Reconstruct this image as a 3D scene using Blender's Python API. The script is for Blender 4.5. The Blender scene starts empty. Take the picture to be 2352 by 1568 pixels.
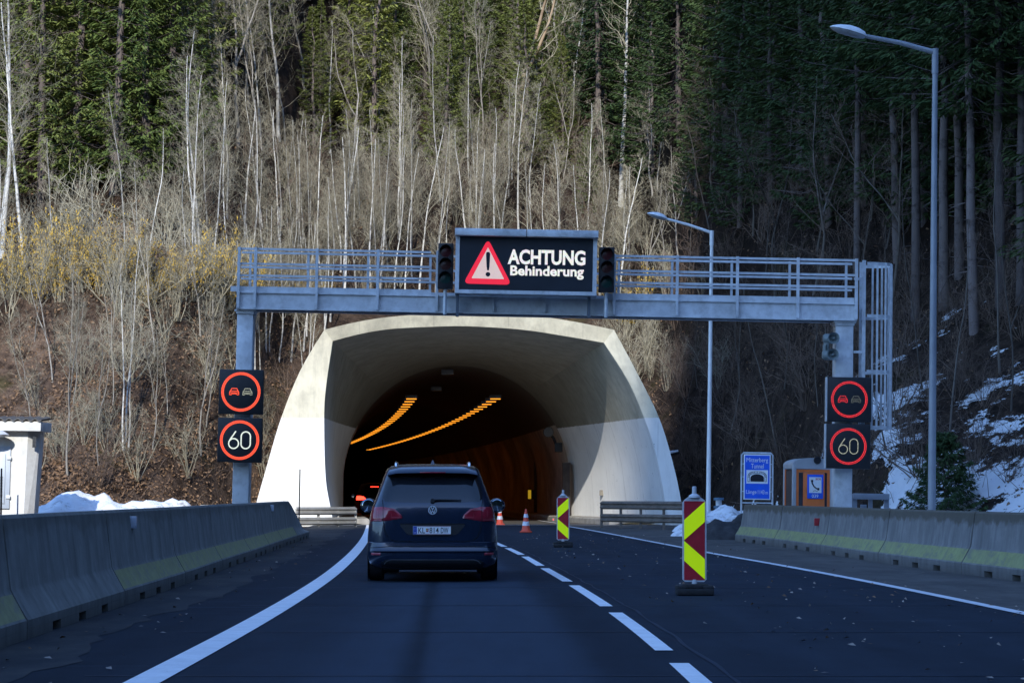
import bpy, bmesh, math, random
import numpy as np
from mathutils import Vector, Matrix, Euler
R = math.radians
PI = math.pi
sc = bpy.context.scene
col = sc.collection

# ------------------------------------------------------------------ camera model
F = 5050.0; CX, CY = 1176.0, 784.0; CAMH = 1.28
PITCH = math.atan(350.0 / F)
cp, sp = math.cos(PITCH), math.sin(PITCH)
def at(px, py, Y):
    u = (px - CX) / F; v = (CY - py) / F
    s = Y / (cp - v * sp)
    return Vector((u * s, Y, CAMH + (sp + v * cp) * s))
def gnd(px, py):
    u = (px - CX) / F; v = (CY - py) / F
    s = -CAMH / (sp + v * cp)
    return Vector((u * s, (cp - v * sp) * s, 0))
def project(p):
    x, y, z = p[0], p[1], p[2] - CAMH
    d = y * cp + z * sp
    return CX + F * x / d, CY - F * (-y * sp + z * cp) / d

cam = bpy.data.objects.new("camera", bpy.data.cameras.new("camera"))
col.objects.link(cam)
cam.location = (0, 0, CAMH); cam.rotation_euler = (R(90) + PITCH, 0, 0)
cam.data.sensor_width = 36; cam.data.lens = 36 * F / 2352
cam.data.clip_start = 0.1; cam.data.clip_end = 3000
sc.camera = cam
sc.view_settings.view_transform = 'Standard'; sc.view_settings.look = 'None'
sc.view_settings.exposure = 0; sc.view_settings.gamma = 1
sc.render.engine = 'CYCLES'
sc.cycles.use_denoising = True
sc.cycles.max_bounces = 4; sc.cycles.diffuse_bounces = 2; sc.cycles.glossy_bounces = 2
sc.cycles.sample_clamp_indirect = 6

# ------------------------------------------------------------------ light
SUN_EL = R(27)
LX = 0.10
w = bpy.data.worlds.new("World"); sc.world = w; w.use_nodes = True
nt = w.node_tree
sky = nt.nodes.new('ShaderNodeTexSky'); sky.sky_type = 'NISHITA'; sky.sun_disc = False
sky.sun_elevation = SUN_EL; sky.sun_rotation = R(180)
sky.air_density = 1.2; sky.dust_density = 0.3; sky.ozone_density = 2.0
bg = nt.nodes['Background']; bg.inputs[1].default_value = 0.34
tint = nt.nodes.new('ShaderNodeMix'); tint.data_type = 'RGBA'; tint.blend_type = 'MULTIPLY'; tint.inputs[0].default_value = 1.0
tint.inputs[7].default_value = (0.80, 0.98, 1.28, 1)          # cool white balance of the photograph
nt.links.new(sky.outputs[0], tint.inputs[6]); nt.links.new(tint.outputs[2], bg.inputs[0])
sl = bpy.data.lights.new("sun", 'SUN'); sl.energy = 5.0; sl.angle = R(0.5); sl.color = (1, 0.97, 0.90)
so = bpy.data.objects.new("sun", sl); col.objects.link(so)
so.rotation_euler = Vector((LX, 1, -math.tan(SUN_EL))).to_track_quat('-Z', 'Y').to_euler()

# ------------------------------------------------------------------ materials
def lin(r, g, b):
    f = lambda c: (c / 255 / 12.92) if c / 255 <= 0.04045 else ((c / 255 + 0.055) / 1.055) ** 2.4
    return (f(r), f(g), f(b), 1)
class N:
    def __init__(s, name):
        s.m = bpy.data.materials.new(name); s.m.use_nodes = True
        s.t = s.m.node_tree; s.b = s.t.nodes['Principled BSDF']
        s.co = None
    def n(s, typ, **kw):
        x = s.t.nodes.new(typ)
        for k, v in kw.items():
            if k.startswith('i_'):
                k2 = k[2:]
                x.inputs[int(k2) if k2.isdigit() else k2.replace('_', ' ')].default_value = v
            else: setattr(x, k, v)
        return x
    def l(s, a, b): s.t.links.new(a, b)
    def coord(s, out='Object'):
        if s.co is None: s.co = s.n('ShaderNodeTexCoord')
        return s.co.outputs[out]
    def noise(s, scale, detail=5, rough=0.6, vec=None, sx=1, sy=1, sz=1):
        mp = s.n('ShaderNodeMapping'); mp.inputs['Scale'].default_value = (sx, sy, sz)
        s.l(vec or s.coord(), mp.inputs[0])
        x = s.n('ShaderNodeTexNoise'); x.inputs['Scale'].default_value = scale
        x.inputs['Detail'].default_value = detail; x.inputs['Roughness'].default_value = rough
        s.l(mp.outputs[0], x.inputs['Vector'])
        return x.outputs['Fac']
    def ramp(s, fac, *stops):
        r = s.n('ShaderNodeValToRGB'); e = r.color_ramp.elements
        while len(e) < len(stops): e.new(0.5)
        for k, (p, c) in enumerate(stops):
            e[k].position = p; e[k].color = (c, c, c, 1) if not hasattr(c, '__len__') else (*c[:3], 1)
        s.l(fac, r.inputs[0]); return r.outputs[0]
    def mix(s, fac, a, b, blend='MIX'):
        m = s.n('ShaderNodeMix', data_type='RGBA', blend_type=blend)
        for sock, v in ((m.inputs[0], fac), (m.inputs[6], a), (m.inputs[7], b)):
            if hasattr(v, 'links'): s.l(v, sock)
            elif hasattr(v, '__len__'): sock.default_value = (*v[:3], 1)
            else: sock.default_value = v
        return m.outputs[2]
    def math(s, op, a, b=0.0):
        m = s.n('ShaderNodeMath', operation=op)
        for sock, v in ((m.inputs[0], a), (m.inputs[1], b)):
            if hasattr(v, 'links'): s.l(v, sock)
            else: sock.default_value = v
        return m.outputs[0]
    def bump(s, h, strength=0.3, dist=0.02):
        b = s.n('ShaderNodeBump'); b.inputs['Strength'].default_value = strength; b.inputs['Distance'].default_value = dist
        s.l(h, b.inputs['Height']); s.l(b.outputs[0], s.b.inputs['Normal'])
    def base(s, c):
        if hasattr(c, 'links'): s.l(c, s.b.inputs['Base Color'])
        else: s.b.inputs['Base Color'].default_value = (*c[:3], 1)
    def set(s, **kw):
        for k, v in kw.items(): s.b.inputs[k.replace('_', ' ')].default_value = v
        return s

def simple(name, c, rough=0.6, metal=0.0, var=0.2, scale=3.0, bump=0.0, bscale=40, spec=0.5, coat=0.0, dirt=None):
    k = N(name); c = c[:3]
    lo = [x * (1 - var) for x in c]; hi = [min(1, x * (1 + var)) for x in c]
    o = k.ramp(k.noise(scale), (0.3, lo), (0.7, hi))
    if dirt:
        o = k.mix(k.ramp(k.noise(scale * 2.3, 8, 0.7), (0.45, 0.0), (0.7, dirt[1])), o, dirt[0])
    k.base(o)
    k.set(Roughness=rough, Metallic=metal, Specular_IOR_Level=spec)
    if coat: k.set(Coat_Weight=coat, Coat_Roughness=0.05)
    if bump: k.bump(k.noise(bscale, 4), bump, 0.02)
    return k.m
def emit(name, c, strength, base=(0.02, 0.02, 0.02), var=0.0, vscale=10):
    k = N(name); k.base(base); k.set(Roughness=0.5)
    k.b.inputs['Emission Strength'].default_value = strength
    if var:
        o = k.ramp(k.noise(vscale, 2), (0.35, [x * (1 - var) for x in c[:3]]), (0.65, c[:3]))
        k.l(o, k.b.inputs['Emission Color'])
    else: k.b.inputs['Emission Color'].default_value = (*c[:3], 1)
    if strength < 3 and 'sodium' not in name: k.m.cycles.emission_sampling = 'NONE'
    return k.m

M = {}
M['steel'] = simple('painted_gantry_steel', (0.63,0.655,0.675), 0.5, 0.0, 0.16, 1.6, dirt=((0.22,0.21,0.20), 0.45))
M['steel_dark'] = simple('dark_gantry_steel', (0.10, 0.12, 0.15), 0.6, 0.1, 0.2, 2)
M['galv'] = simple('galvanised_steel', (0.58,0.61,0.63), 0.5, 0.25, 0.22, 6)
M['lamp_grey'] = simple('grey_lamp_pole_paint', (0.30,0.32,0.35), 0.5, 0.2, 0.15, 1.5)
M['lamp_sunlit'] = simple('sunlit_lamp_pole_paint', (0.80,0.81,0.80), 0.45, 0.1, 0.12, 1.5)  # far pole paler than the near one: sunlight put into the colour
M['lamp_head'] = simple('lamp_head_shell', (0.82,0.84,0.86), 0.4, 0.0, 0.08, 3)
M['lamp_glass'] = simple('lamp_glass', (0.30, 0.31, 0.32), 0.15, 0.0, 0.2, 6)
M['black'] = simple('matt_black_board', (0.010, 0.011, 0.014), 0.55, 0.0, 0.3, 5)
M['black_edge'] = simple('dark_grey_housing', (0.14, 0.15, 0.17), 0.5, 0.2, 0.2, 5)
M['rubber'] = simple('black_rubber', (0.018, 0.018, 0.02), 0.8, 0, 0.4, 8, 0.2)
M['white_plastic'] = simple('grey_white_plastic', (0.62, 0.64, 0.68), 0.4, 0, 0.1, 5, dirt=((0.3, 0.3, 0.3), 0.3))
M['led_orange'] = emit('led_orange_red', (1.0, 0.09, 0.03), 1.7, var=0.35, vscale=60)
M['led_red'] = emit('led_red', (1.0, 0.03, 0.03), 1.25, var=0.6, vscale=50)
M['led_white'] = emit('led_white', (0.9, 1.0, 0.9), 1.2, var=0.3, vscale=50)
M['led_dim'] = emit('led_dim_white', (0.75, 0.78, 0.6), 0.7, var=0.7, vscale=60)
M['led_faint'] = emit('led_faint_white', (0.55, 0.6, 0.5), 0.28, var=0.7, vscale=60)
M['lens_red'] = simple('unlit_red_lens', (0.055, 0.008, 0.01), 0.35, 0, 0.3, 9)
M['lens_amber'] = simple('unlit_amber_lens', (0.045, 0.012, 0.01), 0.35, 0, 0.3, 9)
M['lens_green'] = simple('unlit_green_lens', (0.005, 0.035, 0.03), 0.35, 0, 0.3, 9)

# LED matrix materials for the message board: emission broken up by the pixel grid
def led_matrix(name, c, strength, pitch=0.028, chroma=0.0):
    k = N(name); k.base((0.02, 0.02, 0.02))
    sx = k.n('ShaderNodeSeparateXYZ'); k.l(k.coord(), sx.inputs[0])
    def saw(o):
        return k.math('ABSOLUTE', k.math('SUBTRACT', k.math('FRACT', k.math('DIVIDE', o, pitch)), 0.5))
    g = k.math('MAXIMUM', saw(sx.outputs[0]), saw(sx.outputs[2]))
    g = k.ramp(g, (0.30, 1.0), (0.48, 0.45))
    colr = k.mix(1.0, c, g, 'MULTIPLY')
    if chroma:
        nz = k.n('ShaderNodeTexNoise'); nz.inputs['Scale'].default_value = 16; nz.inputs['Detail'].default_value = 2
        k.l(k.coord(), nz.inputs['Vector'])
        colr = k.mix(chroma, colr, k.mix(1.0, colr, nz.outputs['Color'], 'MULTIPLY'))
    k.l(colr, k.b.inputs['Emission Color']); k.b.inputs['Emission Strength'].default_value = strength; k.m.cycles.emission_sampling = 'NONE'
    return k.m
M['vms_white'] = led_matrix('board_led_white', (1.0, 1.0, 1.0), 1.5, chroma=0.55)
M['vms_pink'] = led_matrix('board_led_pale', (0.95, 0.78, 0.80), 0.95, chroma=0.15)
M['vms_red'] = led_matrix('board_led_red', (1.0, 0.02, 0.06), 1.05)
M['vms_face'] = simple('board_face', (0.012, 0.017, 0.026), 0.45, 0, 0.25, 2)

# concrete of barriers: stains under the top edge, streaks, tyre dirt at the foot
def barrier_mat(name, c, stain, top=1.05):
    k = N(name)
    a = k.ramp(k.noise(2.2, 8, 0.7), (0.3, [x * 0.72 for x in c]), (0.7, [x * 1.15 for x in c]))
    st = k.ramp(k.noise(3.0, 5, 0.6, sx=1.6, sy=1.6, sz=0.25), (0.42, 0.0), (0.7, 0.7))
    a = k.mix(st, a, [x * 0.45 for x in c])
    sz = k.n('ShaderNodeSeparateXYZ'); k.l(k.coord(), sz.inputs[0])
    h = k.math('ADD', k.math('MULTIPLY', sz.outputs[2], 1.0), k.math('MULTIPLY', k.noise(1.3, 6, 0.7), 0.55))
    top_s = k.ramp(k.math('SUBTRACT', h, top - 0.22), (0.30, 0.0), (0.37, stain))
    a = k.mix(top_s, a, [x * 0.33 for x in (c[0] * 1.15, c[1], c[2] * 0.75)])
    foot = k.ramp(sz.outputs[2], (0.0, 0.65), (0.22, 0.0))
    a = k.mix(foot, a, [x * 0.3 for x in c])
    k.base(a); k.set(Roughness=0.9)
    k.bump(k.noise(60, 4, 0.7), 0.35, 0.01)
    return k.m
M['barrier_left'] = barrier_mat('barrier_concrete_dark', (0.29,0.285,0.26), 0.35, 1.10)
M['barrier_right'] = barrier_mat('barrier_concrete_pale', (0.24,0.23,0.215), 0.85, 1.0)
def worn_paint(name, c, under):
    k = N(name)
    f = k.ramp(k.noise(5, 9, 0.8), (0.36, 0.0), (0.60, 1.0)); f3 = k.ramp(k.noise(2.6, 9, 0.8, sz=2.5), (0.50, 0.0), (0.60, 0.75))
    f2 = k.ramp(k.noise(1.2, 3, 0.5), (0.35, 0.25), (0.65, 0.0))
    a = k.mix(f, c, [x * 0.72 for x in c]); a = k.mix(f2, a, under); a = k.mix(f3, a, under)
    k.base(a); k.set(Roughness=0.8); k.bump(k.noise(70, 3), 0.3, 0.006)
    return k.m
M['barrier_yellow'] = worn_paint('worn_yellow_paint', (0.35, 0.37, 0.15), (0.18, 0.18, 0.14))
M['barrier_yellow_l'] = worn_paint('worn_yellow_paint_dull', (0.42,0.41,0.19), (0.26,0.255,0.20))
M['reflector_white'] = simple('white_reflector', (0.55, 0.6, 0.68), 0.25, 0, 0.1, 20)
M['reflector_red'] = simple('red_reflector', (0.35, 0.03, 0.04), 0.3, 0, 0.15, 20)

# portal concrete: white paint up to 4.4 m, bare weathered concrete above
def portal_mat(name, zl, white, conc, dark=1.0):
    k = N(name)
    sz = k.n('ShaderNodeSeparateXYZ'); k.l(k.coord(), sz.inputs[0])
    w1 = k.ramp(k.noise(0.55, 8, 0.65), (0.3, [x * 0.86 for x in white]), (0.7, white))
    dr = k.ramp(k.noise(1.4, 6, 0.7, sx=1.5, sy=1.5, sz=0.18), (0.52, 0.0), (0.75, 0.45))
    w1 = k.mix(dr, w1, [x * 0.62 for x in white])
    low = k.ramp(k.math('ADD', sz.outputs[2], k.math('MULTIPLY', k.noise(1.8, 5, 0.7), 0.8)), (0.3, 0.55), (0.62, 0.0))
    w1 = k.mix(low, w1, (0.22, 0.20, 0.17))
    spots = k.ramp(k.noise(2.6, 9, 0.8), (0.635, 0.0), (0.66, 0.7))
    w1 = k.mix(spots, w1, (0.16, 0.15, 0.14)); patchy = k.ramp(k.noise(0.45, 7, 0.75), (0.42, 0.0), (0.62, 0.55 if 'lining' in name else 0.0)); w1 = k.mix(patchy, w1, (0.10, 0.085, 0.07))
    c1 = k.ramp(k.noise(0.8, 9, 0.7), (0.3, [x * 0.68 for x in conc]), (0.72, [x * 1.12 for x in conc]))
    drc = k.ramp(k.noise(1.8, 6, 0.7, sx=1.3, sy=1.3, sz=0.2), (0.47, 0.0), (0.72, 0.62))
    c1 = k.mix(drc, c1, [x * 0.5 for x in conc])
    edge = k.math('ADD', sz.outputs[2], k.math('MULTIPLY', k.noise(3, 3), 0.06))
    f = k.ramp(k.math('SUBTRACT', edge, zl - 0.47), (0.495, 0.0), (0.51, 1.0))
    inn = k.ramp(k.math('DIVIDE', sz.outputs[1], 20.0), (0.018, 0.0), (0.03, 0.30), (0.35, 0.58), (0.75, 0.86)); c1 = k.mix(inn, c1, (0.10, 0.085, 0.058))  # soot tone deepening inward, with the ceiling's shade put into it
    sm = k.math('ABSOLUTE', k.math('SUBTRACT', k.math('FRACT', k.math('DIVIDE', k.math('ADD', sz.outputs[1], 0.7), 2.6)), 0.5))
    sm = k.ramp(sm, (0.0, 0.55), (0.012, 0.0))
    sm2 = k.math('ABSOLUTE', k.math('SUBTRACT', k.math('FRACT', k.math('DIVIDE', sz.outputs[0], 3.1)), 0.5))
    sm2 = k.math('MULTIPLY', k.ramp(sm2, (0.0, 0.5), (0.006, 0.0)), k.ramp(sz.outputs[1], (0.30, 1.0), (0.36, 0.0)))
    both = k.math('MULTIPLY', k.math('MAXIMUM', sm, sm2), k.ramp(k.noise(2, 4), (0.35, 0.2), (0.6, 1.0)))
    k.base(k.mix(both, k.mix(f, w1, c1), (0.12, 0.11, 0.10))); k.set(Roughness=0.88)
    k.bump(k.noise(30, 5, 0.7), 0.25, 0.012)
    return k.m
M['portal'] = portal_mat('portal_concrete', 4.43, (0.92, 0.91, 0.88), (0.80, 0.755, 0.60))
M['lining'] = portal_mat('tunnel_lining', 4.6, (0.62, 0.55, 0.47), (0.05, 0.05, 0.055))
M['kerb'] = simple('kerb_concrete', (0.30, 0.28, 0.25), 0.9, 0, 0.3, 2, 0.3, 30)

# ------------------------------------------------------------------ mesh helper
class MB:
    def __init__(s): s.v = []; s.f = []; s.mi = []; s.T = Matrix.Identity(4)
    def add(s, vs, fs, mi=0):
        o = len(s.v)
        ident = s.T == Matrix.Identity(4)
        for p in vs: s.v.append(tuple(p) if ident else tuple(s.T @ Vector(p)))
        for f in fs: s.f.append(tuple(o + i for i in f)); s.mi.append(mi)
        return s
    def box(s, x0, x1, y0, y1, z0, z1, mi=0):
        return s.add([(x0,y0,z0),(x1,y0,z0),(x1,y1,z0),(x0,y1,z0),(x0,y0,z1),(x1,y0,z1),(x1,y1,z1),(x0,y1,z1)],
              [(0,3,2,1),(4,5,6,7),(0,1,5,4),(1,2,6,5),(2,3,7,6),(3,0,4,7)], mi)
    def cbox(s, x0, x1, y0, y1, z0, z1, c=0.01, mi=0):      # chamfered box
        bm = bmesh.new(); bmesh.ops.create_cube(bm, size=1)
        bmesh.ops.scale(bm, vec=(x1-x0, y1-y0, z1-z0), verts=bm.verts)
        bmesh.ops.translate(bm, vec=((x0+x1)/2, (y0+y1)/2, (z0+z1)/2), verts=bm.verts)
        bmesh.ops.bevel(bm, geom=bm.edges[:], offset=c, segments=2, affect='EDGES', profile=0.5)
        bm.verts.index_update()
        s.add([v.co[:] for v in bm.verts], [[v.index for v in f.verts] for f in bm.faces], mi); bm.free()
        return s
    def tube(s, pts, rad, n=8, mi=0, cap=True):
        pts = [Vector(p) for p in pts]
        if not hasattr(rad, '__len__'): rad = [rad] * len(pts)
        vs = []; fs = []
        up = None
        for i, p in enumerate(pts):
            d = (pts[min(i+1, len(pts)-1)] - pts[max(i-1, 0)])
            d = d.normalized() if d.length > 1e-9 else Vector((0,0,1))
            if up is None: up = d.orthogonal().normalized()
            a = (up - d * up.dot(d))
            a = a.normalized() if a.length > 1e-6 else d.orthogonal().normalized()
            up = a; b = d.cross(a)
            for k in range(n):
                t = 2*PI*k/n
                vs.append(p + (a*math.cos(t) + b*math.sin(t)) * rad[i])
        for i in range(len(pts)-1):
            for k in range(n):
                k2 = (k+1) % n
                fs.append((i*n+k, i*n+k2, (i+1)*n+k2, (i+1)*n+k))
        if cap:
            fs.append(tuple(range(n-1, -1, -1))); fs.append(tuple((len(pts)-1)*n + k for k in range(n)))
        return s.add(vs, fs, mi)
    def lathe(s, prof, n=16, mi=0, axis='z', o=(0,0,0)):
        vs = []; fs = []
        for r, h in prof:
            for k in range(n):
                t = 2*PI*k/n; a, b = r*math.cos(t), r*math.sin(t)
                p = {'z': (a, b, h), 'y': (a, h, -b), 'x': (h, a, b)}[axis]
                vs.append((p[0]+o[0], p[1]+o[1], p[2]+o[2]))
        m = len(prof)
        for i in range(m-1):
            for k in range(n):
                k2 = (k+1) % n; fs.append((i*n+k, i*n+k2, (i+1)*n+k2, (i+1)*n+k))
        fs.append(tuple(range(n-1, -1, -1))); fs.append(tuple((m-1)*n+k for k in range(n)))
        return s.add(vs, fs, mi)
    def poly_y(s, pts, y, d=0.01, mi=0, bevel=0):       # polygon in x,z facing -y at y, depth d behind
        n = len(pts)
        vs = [(x, y, z) for x, z in pts] + [(x, y+d, z) for x, z in pts]
        area = sum(pts[i][0]*pts[(i+1)%n][1]-pts[(i+1)%n][0]*pts[i][1] for i in range(n))
        fr = tuple(range(n)); bk = tuple(range(2*n-1, n-1, -1))
        sd = [(i, n+i, n+(i+1)%n, (i+1)%n) for i in range(n)]
        if area < 0: fr, bk = fr[::-1], bk[::-1]; sd = [q[::-1] for q in sd]
        return s.add(vs, [fr, bk] + sd, mi)
    def build(s, name, mats, parent=None, smooth=True, angle=35):
        me = bpy.data.meshes.new(name)
        me.from_pydata(s.v, [], s.f); 
        for m in (mats if isinstance(mats, (list, tuple)) else [mats]): me.materials.append(m)
        if any(s.mi): me.polygons.foreach_set('material_index', s.mi)
        me.validate(); me.update()
        if smooth:
            me.shade_smooth(); me.set_sharp_from_angle(angle=R(angle))
        o = bpy.data.objects.new(name, me); col.objects.link(o)
        if parent: o.parent = parent
        return o
def tag(o, label=None, cat=None, group=None, kind=None):
    if label: o['label'] = label
    if cat: o['category'] = cat
    if group: o['group'] = group
    if kind: o['kind'] = kind
    return o
def empty(name, loc=(0,0,0), rot=(0,0,0)):
    o = bpy.data.objects.new(name, None); col.objects.link(o)
    o.location = loc; o.rotation_euler = rot; o.empty_display_size = 0.2
    return o
KIDS = {}
def copy_tree(o, parent=None):
    c = o.copy(); col.objects.link(c)
    if parent: c.parent = parent
    for ch in list(o.children): copy_tree(ch, c)
    return c
def text_geo(body, bold=0.0, spacing=1.0):
    cu = bpy.data.curves.new('lettering', 'FONT'); cu.body = body; cu.offset = bold; cu.space_character = spacing
    cu.resolution_u = 3
    ob = bpy.data.objects.new('lettering', cu); col.objects.link(ob)
    bpy.context.view_layer.update()
    dg = bpy.context.evaluated_depsgraph_get()
    me = ob.evaluated_get(dg).to_mesh()
    vs = [v.co[:] for v in me.vertices]; fs = [list(p.vertices) for p in me.polygons]
    ob.evaluated_get(dg).to_mesh_clear()
    bpy.data.objects.remove(ob); bpy.data.curves.remove(cu)
    return vs, fs
def put_text(mb, body, x0, x1, z0, z1, y, bold=0.0, mi=0, fx=None):
    """letters fitted to the box x0..x1, z0..z1 on the plane y, facing -y"""
    vs, fs = text_geo(body, bold)
    a = np.array(vs); mn = a.min(0); mx = a.max(0)
    out = [(x0+(v[0]-mn[0])/(mx[0]-mn[0])*(x1-x0), y, z0+(v[1]-mn[1])/(mx[1]-mn[1])*(z1-z0)) for v in vs]
    mb.add(out, fs, mi)
def dots(mb, pts, r, y, mi=0, n=6):
    for x, z in pts:
        mb.add([(x, y-r*0.5, z)] + [(x+r*math.cos(2*PI*k/n), y, z+r*math.sin(2*PI*k/n)) for k in range(n)],
               [(0, 1+k, 1+(k+1) % n) for k in range(n)], mi)
def along(poly, step, closed=False):
    """points at an even step along a polyline"""
    p = [Vector(q) for q in poly]
    if closed: p.append(p[0])
    L = [0]
    for a, b in zip(p, p[1:]): L.append(L[-1] + (b-a).length)
    n = max(2, int(round(L[-1]/step))); out = []
    for i in range(n + (0 if closed else 1)):
        d = L[-1]*i/n; j = 0
        while j < len(L)-2 and L[j+1] < d: j += 1
        t = (d-L[j])/max(1e-9, L[j+1]-L[j]); out.append(p[j].lerp(p[j+1], t))
    return out
def lerp_table(tab, x):
    return float(np.interp(x, [t[0] for t in tab], [t[1] for t in tab]))
def smooth_table(tab):
    xs = np.array([t[0] for t in tab], float); ys = np.array([t[1] for t in tab], float); m = np.gradient(ys, xs)
    def f(x):
        i = int(np.clip(np.searchsorted(xs, x) - 1, 0, len(xs)-2))
        h = xs[i+1]-xs[i]; t = np.clip((x-xs[i])/h, 0, 1)
        if x < xs[0]: return ys[0] + m[0]*(x-xs[0])
        if x > xs[-1]: return ys[-1] + m[-1]*(x-xs[-1])
        return float((2*t**3-3*t**2+1)*ys[i]+(t**3-2*t**2+t)*h*m[i]+(-2*t**3+3*t**2)*ys[i+1]+(t**3-t**2)*h*m[i+1])
    return f

# ------------------------------------------------------------------ road layout (x as a function of the distance y)
left_line = smooth_table([(-10,-2.5),(15,-2.51),(22.5,-2.58),(33.7,-2.84),(42.5,-3.18),(54,-3.72),(66.6,-4.4),(80,-5.2),(92,-5.95),(110,-7.2)])
right_line = smooth_table([(-10,5.9),(15,5.72),(23.5,5.50),(32.8,5.18),(40.3,4.79),(48,4.30),(53.4,4.05),(61.9,3.62),(75,2.95),(86,2.30),(93,1.85),(110,0.9)])
centre_line = smooth_table([(-10,1.2),(15,1.28),(18.7,1.235),(24.7,1.09),(31.4,0.85),(37.9,0.57),(45,0.27),(60,-0.55),(75,-1.42),(92,-2.5),(110,-3.7)])
left_barrier = smooth_table([(-12,-3.7),(8,-3.95),(19.5,-4.27),(25.6,-4.46),(32,-4.66),(38,-4.92),(45.5,-5.2),(53,-5.52),(65,-5.98)])
right_barrier = smooth_table([(-12,8.35),(8,8.1),(25,7.68),(33,7.42),(37.6,7.1),(42,6.88),(48,6.70),(55,6.45),(60.4,6.1)])
def tunnel_x(y):
    d = y - 109
    return -2.9 - 0.075*d - 0.00032*d*d

# ------------------------------------------------------------------ terrain
foot = smooth_table([(-400,60),(-40,74),(-22,76),(-14,80),(-12.6,84),(-11.2,92),(-9,93),(-2,93),(5,93),(7.7,92.5),(9.2,81),(11,67),(14,60),(20,50),(30,33),(45,0),(60,-40),(400,-500)])
rng = np.random.default_rng(5)
def vnoise(x, y, seed=0):
    x = np.asarray(x, float); y = np.asarray(y, float)
    xi = np.floor(x).astype(np.int64); yi = np.floor(y).astype(np.int64); fx, fy = x-xi, y-yi
    def h(i, j):
        n = (i*374761393 + j*668265263 + int(seed*1442695)) & 0xffffffff
        n = ((n ^ (n >> 13)) * 1274126177) & 0xffffffff
        return ((n ^ (n >> 16)) & 0xffff) / 65535.0
    fx = fx*fx*(3-2*fx); fy = fy*fy*(3-2*fy)
    r = (h(xi,yi)*(1-fx)+h(xi+1,yi)*fx)*(1-fy) + (h(xi,yi+1)*(1-fx)+h(xi+1,yi+1)*fx)*fy
    return float(r) if r.ndim == 0 else r
def ground_raw(x, y, ft):
    s = y - ft
    L = np.clip((3 - x)/10, 0, 1)            # 1 on the left, 0 on the right
    left = 0.60*s + 0.10*np.maximum(0, s-30) - 1.6*np.exp(-((s-24)/4.5)**2) + 0.8*np.exp(-((s-16)/4)**2)
    right = 0.36*np.minimum(s, 22) + 0.62*np.maximum(0, s-22)
    base = L*left + (1-L)*right
    sp_ = np.maximum(s, 1e-6); k = np.minimum(1, sp_/3.0)
    n = (vnoise(x*0.12, y*0.12, 1)-0.5)*2.6 + (vnoise(x*0.4, y*0.4, 2)-0.5)*0.9 + (vnoise(x*1.1, y*1.1, 3)-0.5)*0.35
    return np.where(s <= 0, -0.05, -0.05 + base*np.sqrt(np.minimum(1, sp_/4)) + n*k*np.minimum(1, sp_/12+0.2))
GX0, GX1, GY0, GY1, GC = -70.0, 70.0, 30.0, 300.0, 0.4
_gx = np.arange(GX0, GX1+GC, GC); _gy = np.arange(GY0, GY1+GC, GC)
_ft = np.array([foot(x) for x in _gx])
_GH = ground_raw(_gx[None,:], _gy[:,None], _ft[None,:])
def ground_h(x, y):
    if not (GX0 < x < GX1 and GY0 < y < GY1):
        return float(ground_raw(np.float64(x), np.float64(y), foot(x)))
    fx = (x-GX0)/GC; fy = (y-GY0)/GC; i = int(fx); j = int(fy); fx -= i; fy -= j
    return float((_GH[j,i]*(1-fx)+_GH[j,i+1]*fx)*(1-fy)+(_GH[j+1,i]*(1-fx)+_GH[j+1,i+1]*fx)*fy)
def hit(px, py, y0=58, y1=260):
    Y = y0
    while Y < y1:
        p = at(px, py, Y)
        if ground_h(p.x, Y) >= p.z: return Vector((p.x, Y, ground_h(p.x, Y)))
        Y += 0.4
    return None

# ------------------------------------------------------------------ portal
PY = 91.0
def px_curve(pts, n, Y):
    """n+1 world points evenly along a smooth pixel-measured outline at distance Y"""
    P = [at(x, y, Y) for x, y in pts]
    # catmull-rom densify
    out = []
    for i in range(len(P)-1):
        p0 = P[max(i-1,0)]; p1 = P[i]; p2 = P[i+1]; p3 = P[min(i+2,len(P)-1)]
        for k in range(8):
            t = k/8
            out.append(0.5*((2*p1)+(p2-p0)*t+(2*p0-5*p1+4*p2-p3)*t*t+(3*p1-p0-3*p2+p3)*t**3))
    out.append(P[-1])
    return along(out, sum((b-a).length for a, b in zip(out, out[1:]))/n)[:n] + [out[-1]]
NS, NTP = 18, 22
def ring(left, top, right, Y):
    a = px_curve(left, NS, Y); b = px_curve(top, NTP, Y); c = px_curve(right, NS, Y)
    return a + b[1:] + c[1:]
O = ring([(574,1212),(588,1157),(610,1080),(645,962),(690,850),(745,757)],
         [(745,757),(820,739),(900,727),(1000,720),(1075,718),(1200,723),(1300,735),(1410,757)],
         [(1410,757),(1455,840),(1515,962),(1550,1080),(1567,1165),(1574,1212)], PY)
Mr = ring([(768,1214),(759,1164),(748,1097),(744.5,965),(748,894),(764,783)],
          [(764,783),(830,766),(900,755),(1000,750),(1075,749),(1200,757),(1300,772),(1387,787)],
          [(1387,787),(1443,875),(1482,965),(1509,1050),(1530,1164),(1540,1214)], PY+0.35)
TY = 106.0
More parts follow.
